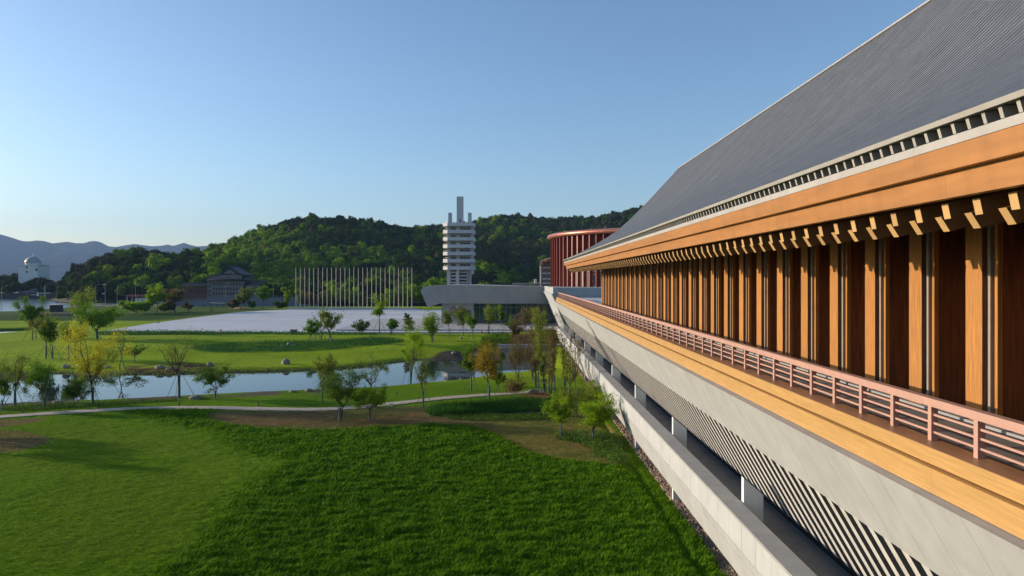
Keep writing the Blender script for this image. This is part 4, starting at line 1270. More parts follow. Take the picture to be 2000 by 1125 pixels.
MB().prism_y([(gxm-4.6, gz0+1.0), (gxm+4.6, gz0+1.0), (gxm, gz1-2.2)], TYh+1.3, TYh+16.5).build('gable', M['grey_wall'], th)
MB().box(gxm-.4, gxm+.4, TYh+.8, TYh+17.2, gz1-.1, gz1+.5).build('ridge', M['grey_roof'], uo)
MB().box(LX(418.5, TYh), LX(470, TYh), TYh+2, TYh+16, wz1, gz0+.3).build('upper_wall', M['grey_wall'], th)
an = thing('grey_annex', (LX(491, TYh), TYh, 4), 'low grey annex with black roof beside the black roofed building', 'building')
MB().box(LX(475.6, TYh), LX(506, TYh), TYh+2, TYh+14, -1, LZ(556.5, TYh)).build('wall', M['grey_wall'], an)
m2 = MB(); hip(m2, LX(475.9, TYh), LX(506, TYh), TYh+2, TYh+14, LZ(556.5, TYh), LZ(548.3, TYh), 1.0); m2.build('roof', M['grey_roof'], an)
for px in (481, 488, 495, 501):
    MB().box(LX(px, TYh)-.7, LX(px, TYh)+.7, TYh+1.9, TYh+2.02, LZ(570, TYh), LZ(563, TYh)).build('window', M['window'], an)
lh = thing('low_brown_building', (LX(372, TYh), TYh+4, 4), 'long low brown walled building with black upturned roof at the hill foot', 'building')
MB().box(LX(350, TYh), LX(404, TYh), TYh+4, TYh+13, -1, LZ(560, TYh)).build('wall', M['brown_wall'], lh)
m2 = MB(); hip(m2, LX(350, TYh), LX(404, TYh), TYh+4, TYh+13, LZ(560, TYh), LZ(552.5, TYh), 1.5, over=1.6); m2.build('roof', M['grey_roof'], lh)
for i in range(7):
    MB().box(LX(354+i*7, TYh)-.6, LX(354+i*7, TYh)+.6, TYh+3.9, TYh+4.02, LZ(572, TYh), LZ(564, TYh)).build('window', M['window'], lh)
kio = thing('red_roofed_kiosk', (LX(261, 430), 430, 0), 'small roadside shelter with a flat red roof', 'shelter')
MB().box(LX(246, 430), LX(280, 430), 429, 435, LZ(579.5, 430), LZ(576.5, 430)).build('roof', mat('red_roof', (.25, .07, .045), .7), kio)
for px in (248, 258, 268, 278): MB().box(LX(px, 430)-.2, LX(px, 430)+.2, 430, 430.4, -1, LZ(579.5, 430)).build('post', M['tile_wall'], kio)
MB().box(LX(262, 430), LX(286, 430), 431, 436, -1, LZ(583, 430)).build('counter', M['white'], kio)
shd = thing('lakeside_shed', (LX(105, 330), 330, 0), 'small dark timber shed near the lake on the left', 'shed')
MB().box(LX(97, 330), LX(113, 330), 330, 334, -.6, LZ(596.5, 330)).build('wall', M['grey_roof'], shd)
MB().add([(LX(93, 330), 328.5, LZ(596.5, 330)), (LX(117, 330), 328.5, LZ(595.5, 330)), (LX(119, 330), 335, LZ(594, 330)), (LX(94, 330), 335, LZ(595, 330)),
          (LX(93, 330), 328.5, LZ(596, 330)+.1), (LX(117, 330), 328.5, LZ(595, 330)+.1), (LX(119, 330), 335, LZ(593.5, 330)+.1), (LX(94, 330), 335, LZ(594.5, 330)+.1)],
         [(3, 2, 1, 0), (4, 5, 6, 7), (0, 1, 5, 4), (1, 2, 6, 5), (2, 3, 7, 6), (3, 0, 4, 7)]).build('roof', M['tile_wall'], shd)
bdk = thing('footbridge', (LX(105, 300), 300, 0), 'pale low footbridge deck behind the garden trees on the left', 'bridge')
MB().box(LX(78, 300), LX(140, 300), 299, 302, LZ(617, 300), LZ(611.5, 300)).build('deck', mat('weathered_deck', (.22, .18, .14), .9), bdk)
for px in (80, 95, 115, 138): MB().box(LX(px, 300)-.2, LX(px, 300)+.2, 299.2, 299.6, -1.2, LZ(617, 300)).build('bridge_post', M['tile_wall'], bdk)
for px in (80, 88, 96, 104, 112, 120, 128, 138): MB().box(LX(px, 300)-.06, LX(px, 300)+.06, 299.1, 299.2, LZ(611.5, 300), LZ(606.5, 300)).build('bridge_railing', M['pole_wood'], bdk)

# masts and lamps
def lamp(px, ytop, Y, zb, kind, label, group):
    x = LX(px, Y); zt = LZ(ytop, Y)
    t = thing('street_lamp' if kind != 'pole' else 'utility_pole', (x, Y, zb), label, 'street lamp' if kind != 'pole' else 'pole', group)
    MB().tube((x, Y, zb), (x, Y, zt), .14, .09, 6).build('pole', M['tile_wall'] if kind != 'pole' else M['pole_wood'], t)
    if kind == 'arm':
        MB().tube((x, Y, zt-.1), (x+1.9, Y, zt+.5), .07, .05, 5).build('arm', M['tile_wall'], t)
        MB().box(x+1.6, x+2.6, Y-.15, Y+.15, zt+.42, zt+.56).build('lamp_head', M['white'], t)
    elif kind == 'flag':
        MB().box(x-1.6, x+.1, Y-.15, Y+.15, zt-.1, zt+.25).build('lamp_head', M['white'], t)
        MB().box(x-1.7, x-.1, Y-.1, Y+.1, zt-5.4, zt-5.0).build('camera_arm', M['white'], t)
    else:
        MB().box(x-.9, x+.9, Y-.08, Y+.08, zt-.7, zt-.55).build('crossarm', M['pole_wood'], t)
lg = 'street lamps along the lakeside road'
for (px, yt, Y, zb) in ((187, 557, 412, -.3), (229, 557, 418, .3), (265, 559, 422, 1), (534, 555, 424, 4.2), (602, 556, 424, 4.3), (699, 555, 424, 4.4), (440, 554, 424, 3.8)):
    lamp(px, yt, Y, zb, 'arm', 'slim grey street lamp with one curved arm along the road', lg)
lamp(205.5, 556, 398, -.3, 'flag', 'tall traffic camera mast with white head and side arm by the road', None)
lamp(311, 556, 400, 0, 'flag', 'tall traffic camera mast with white head next to the bright lime tree', None)
pg_ = 'utility poles below the wooded hill'
poles = [(278, 542.5), (329, 549), (334.5, 545.5), (347, 546), (258, 557)]
for (px, yt) in poles:
    lamp(px, yt, 432, -1, 'pole', 'weathered utility pole with short crossarm below the hill', pg_)
def wire(name, a, b, sag, label):
    mb = MB(); pts = []
    for k in range(13):
        t = k/12; p = a*(1-t)+b*t; pts.append((p[0], p[1], p[2]-sag*4*t*(1-t)))
    for k in range(12): mb.tube(pts[k], pts[k+1], .05, .05, 4, False)
    tag(mb.build(name, M['pole_wood']), label, 'wire')
wire('overhead_wire', P(240, 548, 432), P(329, 550, 432), 1.2, 'sagging overhead wire crossing in front of the dark wood')
wire('overhead_wire', P(329, 550, 432), P(347, 546.5, 432), .2, 'short overhead wire between the paired utility poles')
sgm = thing('traffic_signal_mast', (LX(88, 380), 380, 0), 'white traffic signal gantry with twin black lights near the lake', 'traffic light')
x = LX(88, 380)
MB().tube((x, 380, -.8), (x, 380, LZ(558, 380)), .13, .08, 6).build('pole', M['white'], sgm)
MB().box(LX(73, 380), LX(98, 380), 379.9, 380.1, LZ(573, 380), LZ(572, 380)).build('arm', M['white'], sgm)
MB().box(LX(73, 380), LX(75.5, 380), 379.7, 380.2, LZ(578, 380), LZ(571.5, 380)).build('arm_bracket', M['white'], sgm)
for px in (48, 55): MB().box(LX(px, 380), LX(px+3.6, 380), 379.7, 380.1, LZ(578.5, 380), LZ(572.5, 380)).build('signal_head', M['black'], sgm)
MB().box(LX(48, 380), LX(73, 380), 380.12, 380.2, LZ(576.2, 380), LZ(575.3, 380)).build('signal_arm', M['white'], sgm)
for (px, yt, Y, lab) in ((3.5, 560, 300, 'tall thin grey mast standing beside the lake at the quay'), ):
    lamp(px, yt, Y, -.5, 'arm', lab, None)
hm = thing('hilltop_mast', (LX(565.5, 700), 700, 30), 'slender white telecom mast rising out of the bright woodland', 'mast')
hz_ = float(hillz(np.array([LX(565.5, 700)]), np.array([700.0]))[0])
MB().tube((LX(565.5, 700), 700, hz_), (LX(565.5, 700), 700, LZ(476, 700)), .45, .25, 6).build('pole', M['white'], hm)
MB().box(LX(564.3, 700), LX(566.8, 700), 699.4, 700.6, LZ(490, 700), LZ(484, 700)).build('antenna', M['white'], hm)
# grey rough timber stakes along the lawn behind
for i, (px, yb, yt) in enumerate(((267, 612, 598), (278, 611.5, 597), (369, 610.5, 595), (411, 609, 595.5), (414.5, 608.5, 594.5))):
    g = Gz(px, yb)
    t = thing('timber_stake', (g[0], g[1], 0), 'weathered timber stake standing in the rough grass behind the lawn', 'stake', 'timber stakes behind the far lawn')
    MB().tube((g[0], g[1], -.2), (g[0], g[1], CAMZ-(yt-Y0)/F*g[1]), .22, .18, 6).build('post', M['pole_wood'], t)
    MB().lathe([(.26, 0), (.26, .12), (.1, .2)], 6, (g[0], g[1], CAMZ-(yt-Y0)/F*g[1])).build('cap', M['pole_wood'], t)

# ------------------------------------------------------------------ trees
def grow(seed, H, hw, th, style, dens, ls):
    """returns branch MB and leaf quads; H height, hw crown half width, th clear trunk height"""
    r = random.Random(seed); nr_ = np.random.default_rng(seed)
    mb = MB(); tips = []
    tr = max(0.035, 0.011*H+0.012*hw)
    def limb(p, d, L, rad, seg, up, wob=.18):
        pts = [p]
        for k in range(seg):
            d = Vector((d.x+r.gauss(0, wob), d.y+r.gauss(0, wob), d.z+up+r.gauss(0, wob*.5))).normalized()
            q = p+d*(L/seg); ra = rad*(1-.65*k/seg); rb = rad*(1-.65*(k+1)/seg)
            mb.tube(p, q, ra, rb, 5 if rad > .04 else 3, False)
            p = q; pts.append(p)
        return pts, d
    multi = style in ('multi', 'column')
    stems = {'multi': 4, 'column': 3}.get(style, 1)
    for s in range(stems):
        a = r.uniform(0, 6.28)
        base = Vector((0, 0, -.1)) if not multi else Vector((.12*math.cos(a), .12*math.sin(a), -.1))
        d0 = Vector((r.gauss(0, .05), r.gauss(0, .05), 1)) if not multi else Vector((.28*math.cos(a), .28*math.sin(a), 1))
        if style == 'column': d0 = Vector((.06*math.cos(a), .06*math.sin(a), 1))
        tl = th if style != 'column' else H*.9
        if style == 'conic': tl = H*.95
        pts, d = limb(base, d0.normalized(), tl+.1, tr*(.6 if multi else 1), 5 if style in ('column', 'conic') else 4, .0 if not multi else .05, .06)
        top = pts[-1]
        if style in ('column', 'conic'):
            nb = int(26 if style == 'column' else 34)
            for k in range(nb):
                t = th/H+(1-th/H)*(k+.5)/nb
                i = min(int(t*(len(pts)-1)), len(pts)-2); f = t*(len(pts)-1)-i
                p = pts[i].lerp(pts[i+1], f)
                a2 = r.uniform(0, 6.28)
                env = (math.sin(math.pi*min(1, .25+.75*(1-t))) if style == 'column' else (1-t)*1.05+.08)
                L = hw*env*r.uniform(.75, 1.1)
                dd = Vector((math.cos(a2), math.sin(a2), .9 if style == 'column' else .45)).normalized()
                bp, bd = limb(p, dd, L, tr*.3, 3, .12, .15)
                for q in range(3):
                    c = bp[r.randint(1, 3)]
                    tp, _ = limb(c, Vector((math.cos(a2)+r.gauss(0, .7), math.sin(a2)+r.gauss(0, .7), .6+r.gauss(0, .3))).normalized(), L*.4, tr*.12, 2, .1, .2)
                    tips.append((tp[-1], L*.28)); tips.append((tp[1], L*.25))
            continue
        nl = {'round': 7, 'vase': 6, 'sparse': 6, 'bare': 6, 'multi': 3, 'spread': 7}[style]
        ch = H-th
        for k in range(nl):
            a2 = 6.28*k/nl+r.uniform(-.4, .4)
            el = {'round': r.uniform(.35, 1.3), 'vase': r.uniform(.8, 1.35), 'sparse': r.uniform(.6, 1.3), 'bare': r.uniform(.65, 1.35), 'multi': r.uniform(.7, 1.4), 'spread': r.uniform(.25, .9)}[style]
            dd = Vector((math.cos(a2)*math.cos(el), math.sin(a2)*math.cos(el), math.sin(el)))
            # distance to the crown envelope (ellipsoid) along dd
            L = 1/math.sqrt((math.cos(el)/hw)**2+(math.sin(el)/(ch))**2)*r.uniform(.78, 1.0)
            st = pts[-1] if k % 2 == 0 else pts[-2].lerp(pts[-1], r.uniform(.3, 1))
            bp, bd = limb(st, dd, L, tr*.55, 4, .10, .14)
            for q in range(6):
                i = r.randint(1, 4); c = bp[i]
                ax = Vector((r.gauss(0, 1), r.gauss(0, 1), r.gauss(.35, .6))).normalized()
                sd = (bd*.8+ax*.9).normalized()
                sl_ = L*.42*r.uniform(.6, 1.1)
                sp_, sd2 = limb(c, sd, sl_, tr*.22, 3, .06, .2)
                for w in range(3):
                    tw, _ = limb(sp_[r.randint(1, 3)], (sd2+Vector((r.gauss(0, .8), r.gauss(0, .8), r.gauss(.2, .5)))).normalized(), sl_*.55, tr*.10, 2, .05, .25)
                    tips.append((tw[-1], sl_*.42)); tips.append((tw[1], sl_*.35))
    # leaves
    nleaf = int(4.3*dens*len(tips))
    q = np.zeros((0, 4, 3))
    if nleaf > 0:
        ti = nr_.integers(0, len(tips), nleaf)
        if style in ('round', 'spread') and dens > 4:    # drop some tips altogether so that the sky shows between clumps
            dead = nr_.random(len(tips)) < .18; ti = ti[~dead[ti]]; nleaf = len(ti)
        c = np.array([tips[i][0][:] for i in ti])+nr_.normal(size=(nleaf, 3))*np.array([tips[i][1] for i in ti])[:, None]*.55
        n_ = nr_.normal(size=(nleaf, 3))+np.array([0, 0, .6]); n_ /= np.linalg.norm(n_, axis=1)[:, None]
        u = np.cross(n_, nr_.normal(size=(nleaf, 3))); u /= np.linalg.norm(u, axis=1)[:, None]; w = np.cross(n_, u)
        s = (ls*nr_.uniform(.6, 1.3, nleaf))[:, None]
        q = np.stack([c-u*s, c-w*s*.55, c+u*s, c+w*s*.55], 1)
        q = q[(c[:, 2] > th*.55) | (style in ('multi', 'column', 'conic', 'spread'))]
    return mb, q

TG = 'young trees planted round the pond and lawns'
def tree(name, label, px, py, ytop, hwpx, style, leaf, dens, seed, th=.3, wrap=True, props=3, bark='trunk', ls=None, Y=None, pale=False):
    if Y is None:
        g = G(px, py)
    else:
        g = Vector((LX(px, Y), Y, LZ(py, Y)))
    Yd = g.y; k = Yd/F
    H = (py-ytop)*k; hw = hwpx*k
    t = thing(name, g, label, 'tree' if 'shrub' not in name and 'bush' not in name else 'shrub', TG)
    lsz = ls or max(.07, min(.30, .00092*Yd))
    mb, q = grow(seed, H, hw, H*th, style, dens, lsz)
    # fit to the measured crown size
    V = np.array(mb.v)
    if len(q): V2 = np.vstack([V, q.reshape(-1, 3)])
    else: V2 = V
    fx = hw/max(.1, np.percentile(np.abs(V2[:, 0]), 98.5)); fz = H/max(.1, np.percentile(V2[:, 2], 99.6))
    fx = min(max(fx, .5), 1.9); fz = min(max(fz, .5), 1.9)
    sc = np.array([fx, fx, fz]); 
    mb.v = [(a*fx+g.x, b*fx+g.y, c*fz+g.z) for a, b, c in mb.v]
    mb.build('trunk', M[bark], t)
    if len(q):
        put('crown', quads_mesh('crown', q*sc+np.array(g), LEAF[leaf]), t)
    if wrap:
        rr = max(0.035, 0.011*H+0.012*hw)
        MB().tube((g.x, g.y, g.z-.05), (g.x+.01, g.y, g.z+H*th*.8), rr*1.35*max(fx, .8), rr*1.2*max(fx, .8), 7).build('trunk_wrap', M['wrap'], t)
    r = random.Random(seed+5)
    a0 = r.uniform(0, 6.28)
    for i in range(props):
        a = a0+6.283*i/props
        hh = min(H*.42, max(H*th*.95, 1.3)); rad = hh*.55
        MB().tube((g.x+math.cos(a)*rad, g.y+math.sin(a)*rad, g.z-.15), (g.x+math.cos(a)*.06, g.y+math.sin(a)*.06, g.z+hh), .032*max(1, Yd/110), .026*max(1, Yd/110), 4).build('support_pole', M['prop'], t)
    return t

tree('young_tree', 'small dark leafy tree beside the pond next to a loose pale green one', 5, 801, 722, 20, 'sparse', 'dark', 5, 1)
tree('young_tree', 'loose pale green tree between two darker trees on the near pond bank', 29, 790, 686, 32, 'vase', 'olive', 3.2, 2, th=.35)
tree('young_tree', 'full mid green tree on the near pond bank left of the yellow tree', 88, 796, 702, 38, 'round', 'green', 7, 3, th=.38)
tree('shrub', 'low dark leaved shrub standing just left of the big yellow tree', 147, 791, 738, 27, 'multi', 'dark', 3.5, 4, th=.2, wrap=False)
tree('yellow_tree', 'large bright yellow leaved tree on the near pond bank', 181, 788, 627, 52, 'vase', 'yellow', 14, 5, th=.25, props=3)
tree('young_tree', 'tall bare branched tree with thin olive top against the pond water', 350, 777, 640, 36, 'vase', 'olive', 1.6, 6, th=.42)
tree('young_tree', 'small round dark green tree on short trunk at the pond edge', 420, 778, 713, 29, 'round', 'dark', 7.5, 7, th=.30)
tree('bare_tree', 'dark twisted leafless tree behind the yellow tree on the far bank', 234, 722, 640, 22, 'bare', 'dark', .25, 8, th=.45, wrap=False)
tree('bare_tree', 'tiny pale leafless sapling on the far pond bank', 263, 708, 671, 17, 'bare', 'olive', .8, 9, th=.35, wrap=False, props=0, bark='trunk_pale')
tree('young_tree', 'thin grey green tree of the clump behind the pond, left of its neighbour', 90, 700, 612, 24, 'sparse', 'olive', 3.0, 10, th=.35)
tree('young_tree', 'darker leafy tree of the clump behind the pond with pale wrapped trunk', 103, 701, 622, 22, 'round', 'dark', 5, 11, th=.4)
tree('young_tree', 'slender tree with teal wrapped trunk just left of the yellow crown', 134, 706, 632, 15, 'sparse', 'olive', 2.5, 12, th=.5)
tree('young_tree', 'tree with thick dark trunk partly hidden behind the yellow crown', 147, 702, 630, 18, 'sparse', 'dark', 3, 13, th=.4)
tree('propped_tree', 'rounded dark green tree held by long slanting poles near the lake', 64, 664, 579, 27, 'round', 'dark', 9, 14, th=.42, wrap=False)
tree('young_tree', 'grey brown twiggy tree behind the propped dark tree', 68, 662, 612, 20, 'bare', 'brown', 2, 15, th=.3, wrap=False, bark='trunk_pale')
tree('young_tree', 'airy olive tree standing behind the broad green tree on the far lawn', 160, 654, 562, 25, 'sparse', 'olive', 5, 16, th=.35)
tree('young_tree', 'broad full green tree rising behind the yellow tree', 190, 664, 587, 38, 'round', 'green', 10, 17, th=.28)
tree('lime_tree', 'bright lime green tree with wide crown beside the lakeside road', 307, 612, 556, 19, 'round', 'lime', 9, 18, th=.35, wrap=False, props=0)
tree('young_tree', 'dark bare topped tree with thick trunk right of the lime green tree', 342, 610, 564, 20, 'bare', 'brown', 2.2, 19, th=.5, wrap=False, props=0)
tree('round_bush', 'wide yellow green willow like bush behind the far lawn', 264, 613, 586, 23, 'spread', 'lime', 8, 20, th=.15, wrap=False, props=0)
tree('round_bush', 'second yellow green bush beside the timber stakes', 283, 612, 588, 14, 'spread', 'lime', 7, 21, th=.15, wrap=False, props=0)
tree('round_bush', 'small reddish green bush left of a clipped brown shrub', 321, 610, 592, 13, 'spread', 'olive', 7, 22, th=.15, wrap=False, props=0)
tree('round_bush', 'clipped brownish dome shaped shrub behind the far lawn', 333, 610, 589, 9, 'round', 'brown', 9, 23, th=.15, wrap=False, props=0)
tree('young_tree', 'small twiggy tree with brown crown behind the far lawn', 366, 609, 590, 10, 'round', 'brown', 5, 24, th=.4, wrap=False, props=0)
tree('round_bush', 'round brown green shrub at the back corner of the plaza', 457, 604, 585, 11, 'round', 'brown', 9, 25, th=.2, wrap=False, props=0)
tree('young_tree', 'pale feathery tree at the back corner of the plaza', 479, 604, 562, 15, 'sparse', 'olive', 6, 26, th=.3, wrap=False, props=0)
tree('round_bush', 'small dark round shrub between two trees behind the plaza', 494, 604, 588, 8, 'round', 'dark', 9, 27, th=.2, wrap=False, props=0)
tree('young_tree', 'fresh green round tree on thin stems behind the plaza', 513, 605, 560, 15, 'round', 'green', 8, 28, th=.42, wrap=False, props=0)
tree('round_bush', 'dark dome shaped evergreen shrub behind the plaza', 550, 604, 586, 12, 'round', 'dark', 10, 29, th=.15, wrap=False, props=0)
tree('young_tree', 'narrow yellow green tree at the left end of the flagpoles', 562, 604, 562, 9, 'round', 'lime', 6, 30, th=.3, wrap=False, props=0)
tree('young_tree', 'short leafy green tree at the left of the clump in front of the plaza', 607, 668, 624, 17, 'vase', 'green', 5, 31, th=.35, wrap=False)
tree('bare_tree', 'leafless dark branched tree in the clump in front of the plaza', 628, 665, 605, 22, 'bare', 'dark', .8, 32, th=.3)
tree('young_tree', 'thin leaved tree with teal wrapped trunk in the clump before the plaza', 646, 671, 604, 20, 'vase', 'olive', 3.6, 33, th=.3)
tree('bare_tree', 'thin leafless tree behind the short green one before the plaza', 618, 664, 612, 12, 'bare', 'dark', .5, 62, th=.35, wrap=False)
tree('shrub', 'dark twiggy vase shaped shrub alone at the plaza edge', 706, 653, 624, 15, 'multi', 'dark', 1.6, 34, th=.2, wrap=False, props=0)
tree('young_tree', 'irregular tall light green tree at the plaza edge overlapping the flagpoles', 741, 652, 574, 17, 'sparse', 'lime', 3.0, 35, th=.4)
tree('young_tree', 'small rounded green tree at the plaza edge right of the tall one', 764, 653, 623, 13, 'sparse', 'green', 4, 36, th=.35)
tree('young_tree', 'yellow green tree with teal trunk reaching over the pond', 802, 749, 640, 26, 'vase', 'lime', 4.6, 37, th=.42)
tree('young_tree', 'bright green upright many stemmed tree before the pavilion end', 845, 669, 606, 18, 'multi', 'lime', 3.0, 38, th=.2, wrap=True)
tree('young_tree', 'pale sparse conifer like sapling left of the pavilion end', 803, 664, 612, 15, 'conic', 'olive', 1.6, 39, th=.3, wrap=False)
tree('young_tree', 'sparse tree in front of the pavilion arch', 905, 656, 595, 17, 'vase', 'olive', 3.4, 40, th=.38, wrap=False, bark='trunk_pale')
tree('young_tree', 'leafy green tree between the arch and the glass wall', 923, 664, 612, 14, 'sparse', 'green', 3.5, 41, th=.4, wrap=False)
tree('bare_tree', 'grey nearly bare tree in front of the glass wall with long props', 955, 659, 595, 15, 'sparse', 'olive', 2.0, 42, th=.4)
tree('young_tree', 'narrow dark green tree in front of the glass wall', 983, 652, 596, 9, 'sparse', 'green', 3.5, 43, th=.45, wrap=False)
tree('young_tree', 'low green leaved tree before the middle of the glass wall', 1001, 650, 618, 13, 'round', 'dark', 4.5, 44, th=.35, wrap=False)
tree('bare_tree', 'tangled grey twiggy tree before the right part of the glass wall', 1026, 655, 598, 18, 'bare', 'brown', 1.2, 45, th=.25, wrap=False, bark='trunk_pale')
tree('young_tree', 'dark green narrow tree with teal trunk left of the orange tinged one', 920, 763, 668, 16, 'sparse', 'dark', 6, 46, th=.38)
tree('orange_tree', 'golden orange tinged leafy tree beside the reed bed', 955, 784, 666, 33, 'round', 'orange', 8, 47, th=.33)
tree('young_tree', 'short young tree with teal trunk close behind the orange tinged one', 972, 768, 715, 16, 'sparse', 'green', 4, 48, th=.3)
tree('bare_tree', 'bare many stemmed willow like tree at the dark end of the pond', 1012, 738, 652, 22, 'multi', 'brown', 1.6, 49, th=.25)
tree('columnar_tree', 'tallest brown green columnar tree in a timber frame by the building corner', 1064, 766, 603, 24, 'column', 'olive', 4.5, 50, th=.2)
tree('columnar_tree', 'bare brown columnar tree right of the tallest columnar one', 1083, 762, 640, 13, 'column', 'brown', 1.8, 51, th=.3)
tree('columnar_tree', 'thin leafless columnar tree closest to the concrete parapet', 1103, 770, 650, 14, 'column', 'brown', 1.2, 52, th=.35)
tree('shrub', 'pale barked leafless vase shaped shrub at the end of the path', 1007, 776, 735, 22, 'multi', 'brown', 1.5, 53, th=.25, wrap=False, bark='trunk_pale', props=0)
tree('young_tree', 'bushy mid green tree with blue wrapped trunk on the dry slope', 1095, 857, 770, 31, 'round', 'lime', 9, 54, th=.36)
tree('young_tree', 'dense bright green round tree closest to the concrete parapet', 1158, 866, 768, 42, 'round', 'lime', 14, 55, th=.36)
tree('shrub', 'dark twiggy shrub mass behind the two green trees on the dry slope', 1128, 815, 742, 42, 'spread', 'olive', 9, 56, th=.2, wrap=False, props=0)
tree('shrub', 'yellow green leafed shrub touching the parapet wall', 1162, 800, 742, 20, 'round', 'lime', 6, 57, th=.25, wrap=False, props=0)
tree('young_tree', 'sparse light green tree with teal trunk left of the dark leafy pair', 630, 786, 692, 26, 'vase', 'olive', 4.5, 58, th=.38)
tree('young_tree', 'dense dark green broad tree on the brown bed', 664, 821, 722, 44, 'vase', 'dark', 9, 59, th=.3)
tree('young_tree', 'low spreading light green tree on the brown bed', 722, 822, 750, 34, 'spread', 'lime', 6.5, 60, th=.35)
tree('bare_tree', 'dark nearly leafless tree standing between path and pond', 733, 797, 680, 36, 'bare', 'dark', .6, 61, th=.4)
tree('young_tree', 'sparse leaning tree with teal trunk beside the path junction', 827, 799, 690, 26, 'vase', 'olive', 2.6, 63, th=.40)
tree('bare_tree', 'spreading leafless tree with its branches in front of the parapet wall', 1128, 800, 652, 26, 'bare', 'brown', .9, 66, th=.3)
tree('bare_tree', 'fine twigged bare tree at the end of the pond beside the columnar trees', 1040, 742, 640, 22, 'bare', 'brown', 1.6, 67, th=.3)
tree('bare_tree', 'small bare tree between the columnar trees and the parapet', 1112, 785, 690, 16, 'bare', 'olive', 1.0, 68, th=.35)
tree('columnar_tree', 'slim brown columnar tree just left of the tallest columnar one', 1047, 757, 638, 12, 'column', 'brown', 1.6, 69, th=.25)
tree('columnar_tree', 'short slim columnar tree in front of the framed columnar one', 1076, 778, 668, 11, 'column', 'brown', 1.3, 70, th=.3)
tree('bare_tree', 'reddish bare shrubby tree on the mulch below the glass wall', 1004, 672, 622, 17, 'multi', 'brown', 1.5, 71, th=.2, wrap=False)
tree('bare_tree', 'thin bare tree before the glass wall close to the building corner', 1046, 660, 600, 13, 'sparse', 'brown', 1.3, 72, th=.35, wrap=False, bark='trunk_pale')
tree('young_tree', 'thin feathery tree at the pavilion plinth left of the arch', 878, 657, 606, 12, 'sparse', 'olive', 1.6, 73, th=.35, wrap=False)
tree('bare_tree', 'leafless pale tree at the foot of the podium prow', 1085, 690, 612, 14, 'bare', 'brown', 1.4, 74, th=.3, wrap=False, bark='trunk_pale')
bg_ = 'trees and bushes behind the flagpoles'
for i, (px, yt, hw_, lf, lab) in enumerate(((588, 566, 11, 'olive', 'olive tree behind the end of the flagpole row near the embankment wall'), (612, 572, 14, 'brown', 'brownish scrubby tree behind the flagpoles near the embankment wall'),
    (640, 560, 15, 'olive', 'tall olive tree behind the flagpoles'), (662, 556, 13, 'lime', 'tall yellow green tree behind the middle flagpoles'), (684, 562, 12, 'lime', 'yellow green tree close to the tall one behind the flagpoles'),
    (706, 570, 14, 'green', 'mid green tree behind the flagpoles next to the yellow green pair'), (730, 575, 13, 'brown', 'low brown tree behind the flagpoles'), (756, 566, 12, 'lime', 'yellow green tree behind the flagpoles toward the pavilion'),
    (778, 560, 14, 'green', 'leafy green tree behind the last flagpoles'), (800, 556, 13, 'lime', 'bright tree behind the very last flagpole'), (822, 552, 15, 'green', 'broad green tree between flagpoles and pavilion'), (842, 560, 12, 'lime', 'light green tree right behind the pavilion tip'))):
    t_ = tree('background_tree', lab, px, 603, yt, hw_, 'round', lf, 7, 200+i, th=.22, wrap=False, props=0); t_['group'] = bg_
# trees just beyond the left edge whose long shadows cross the lawn
tree('young_tree', 'broad green tree beyond the small brown bed shading the near lawn', -95, 880, 760, 60, 'round', 'green', 8, 64, th=.35)
tree('young_tree', 'broad dark tree beyond the small brown bed shading the lawn', -150, 850, 740, 55, 'round', 'dark', 8, 65, th=.35)

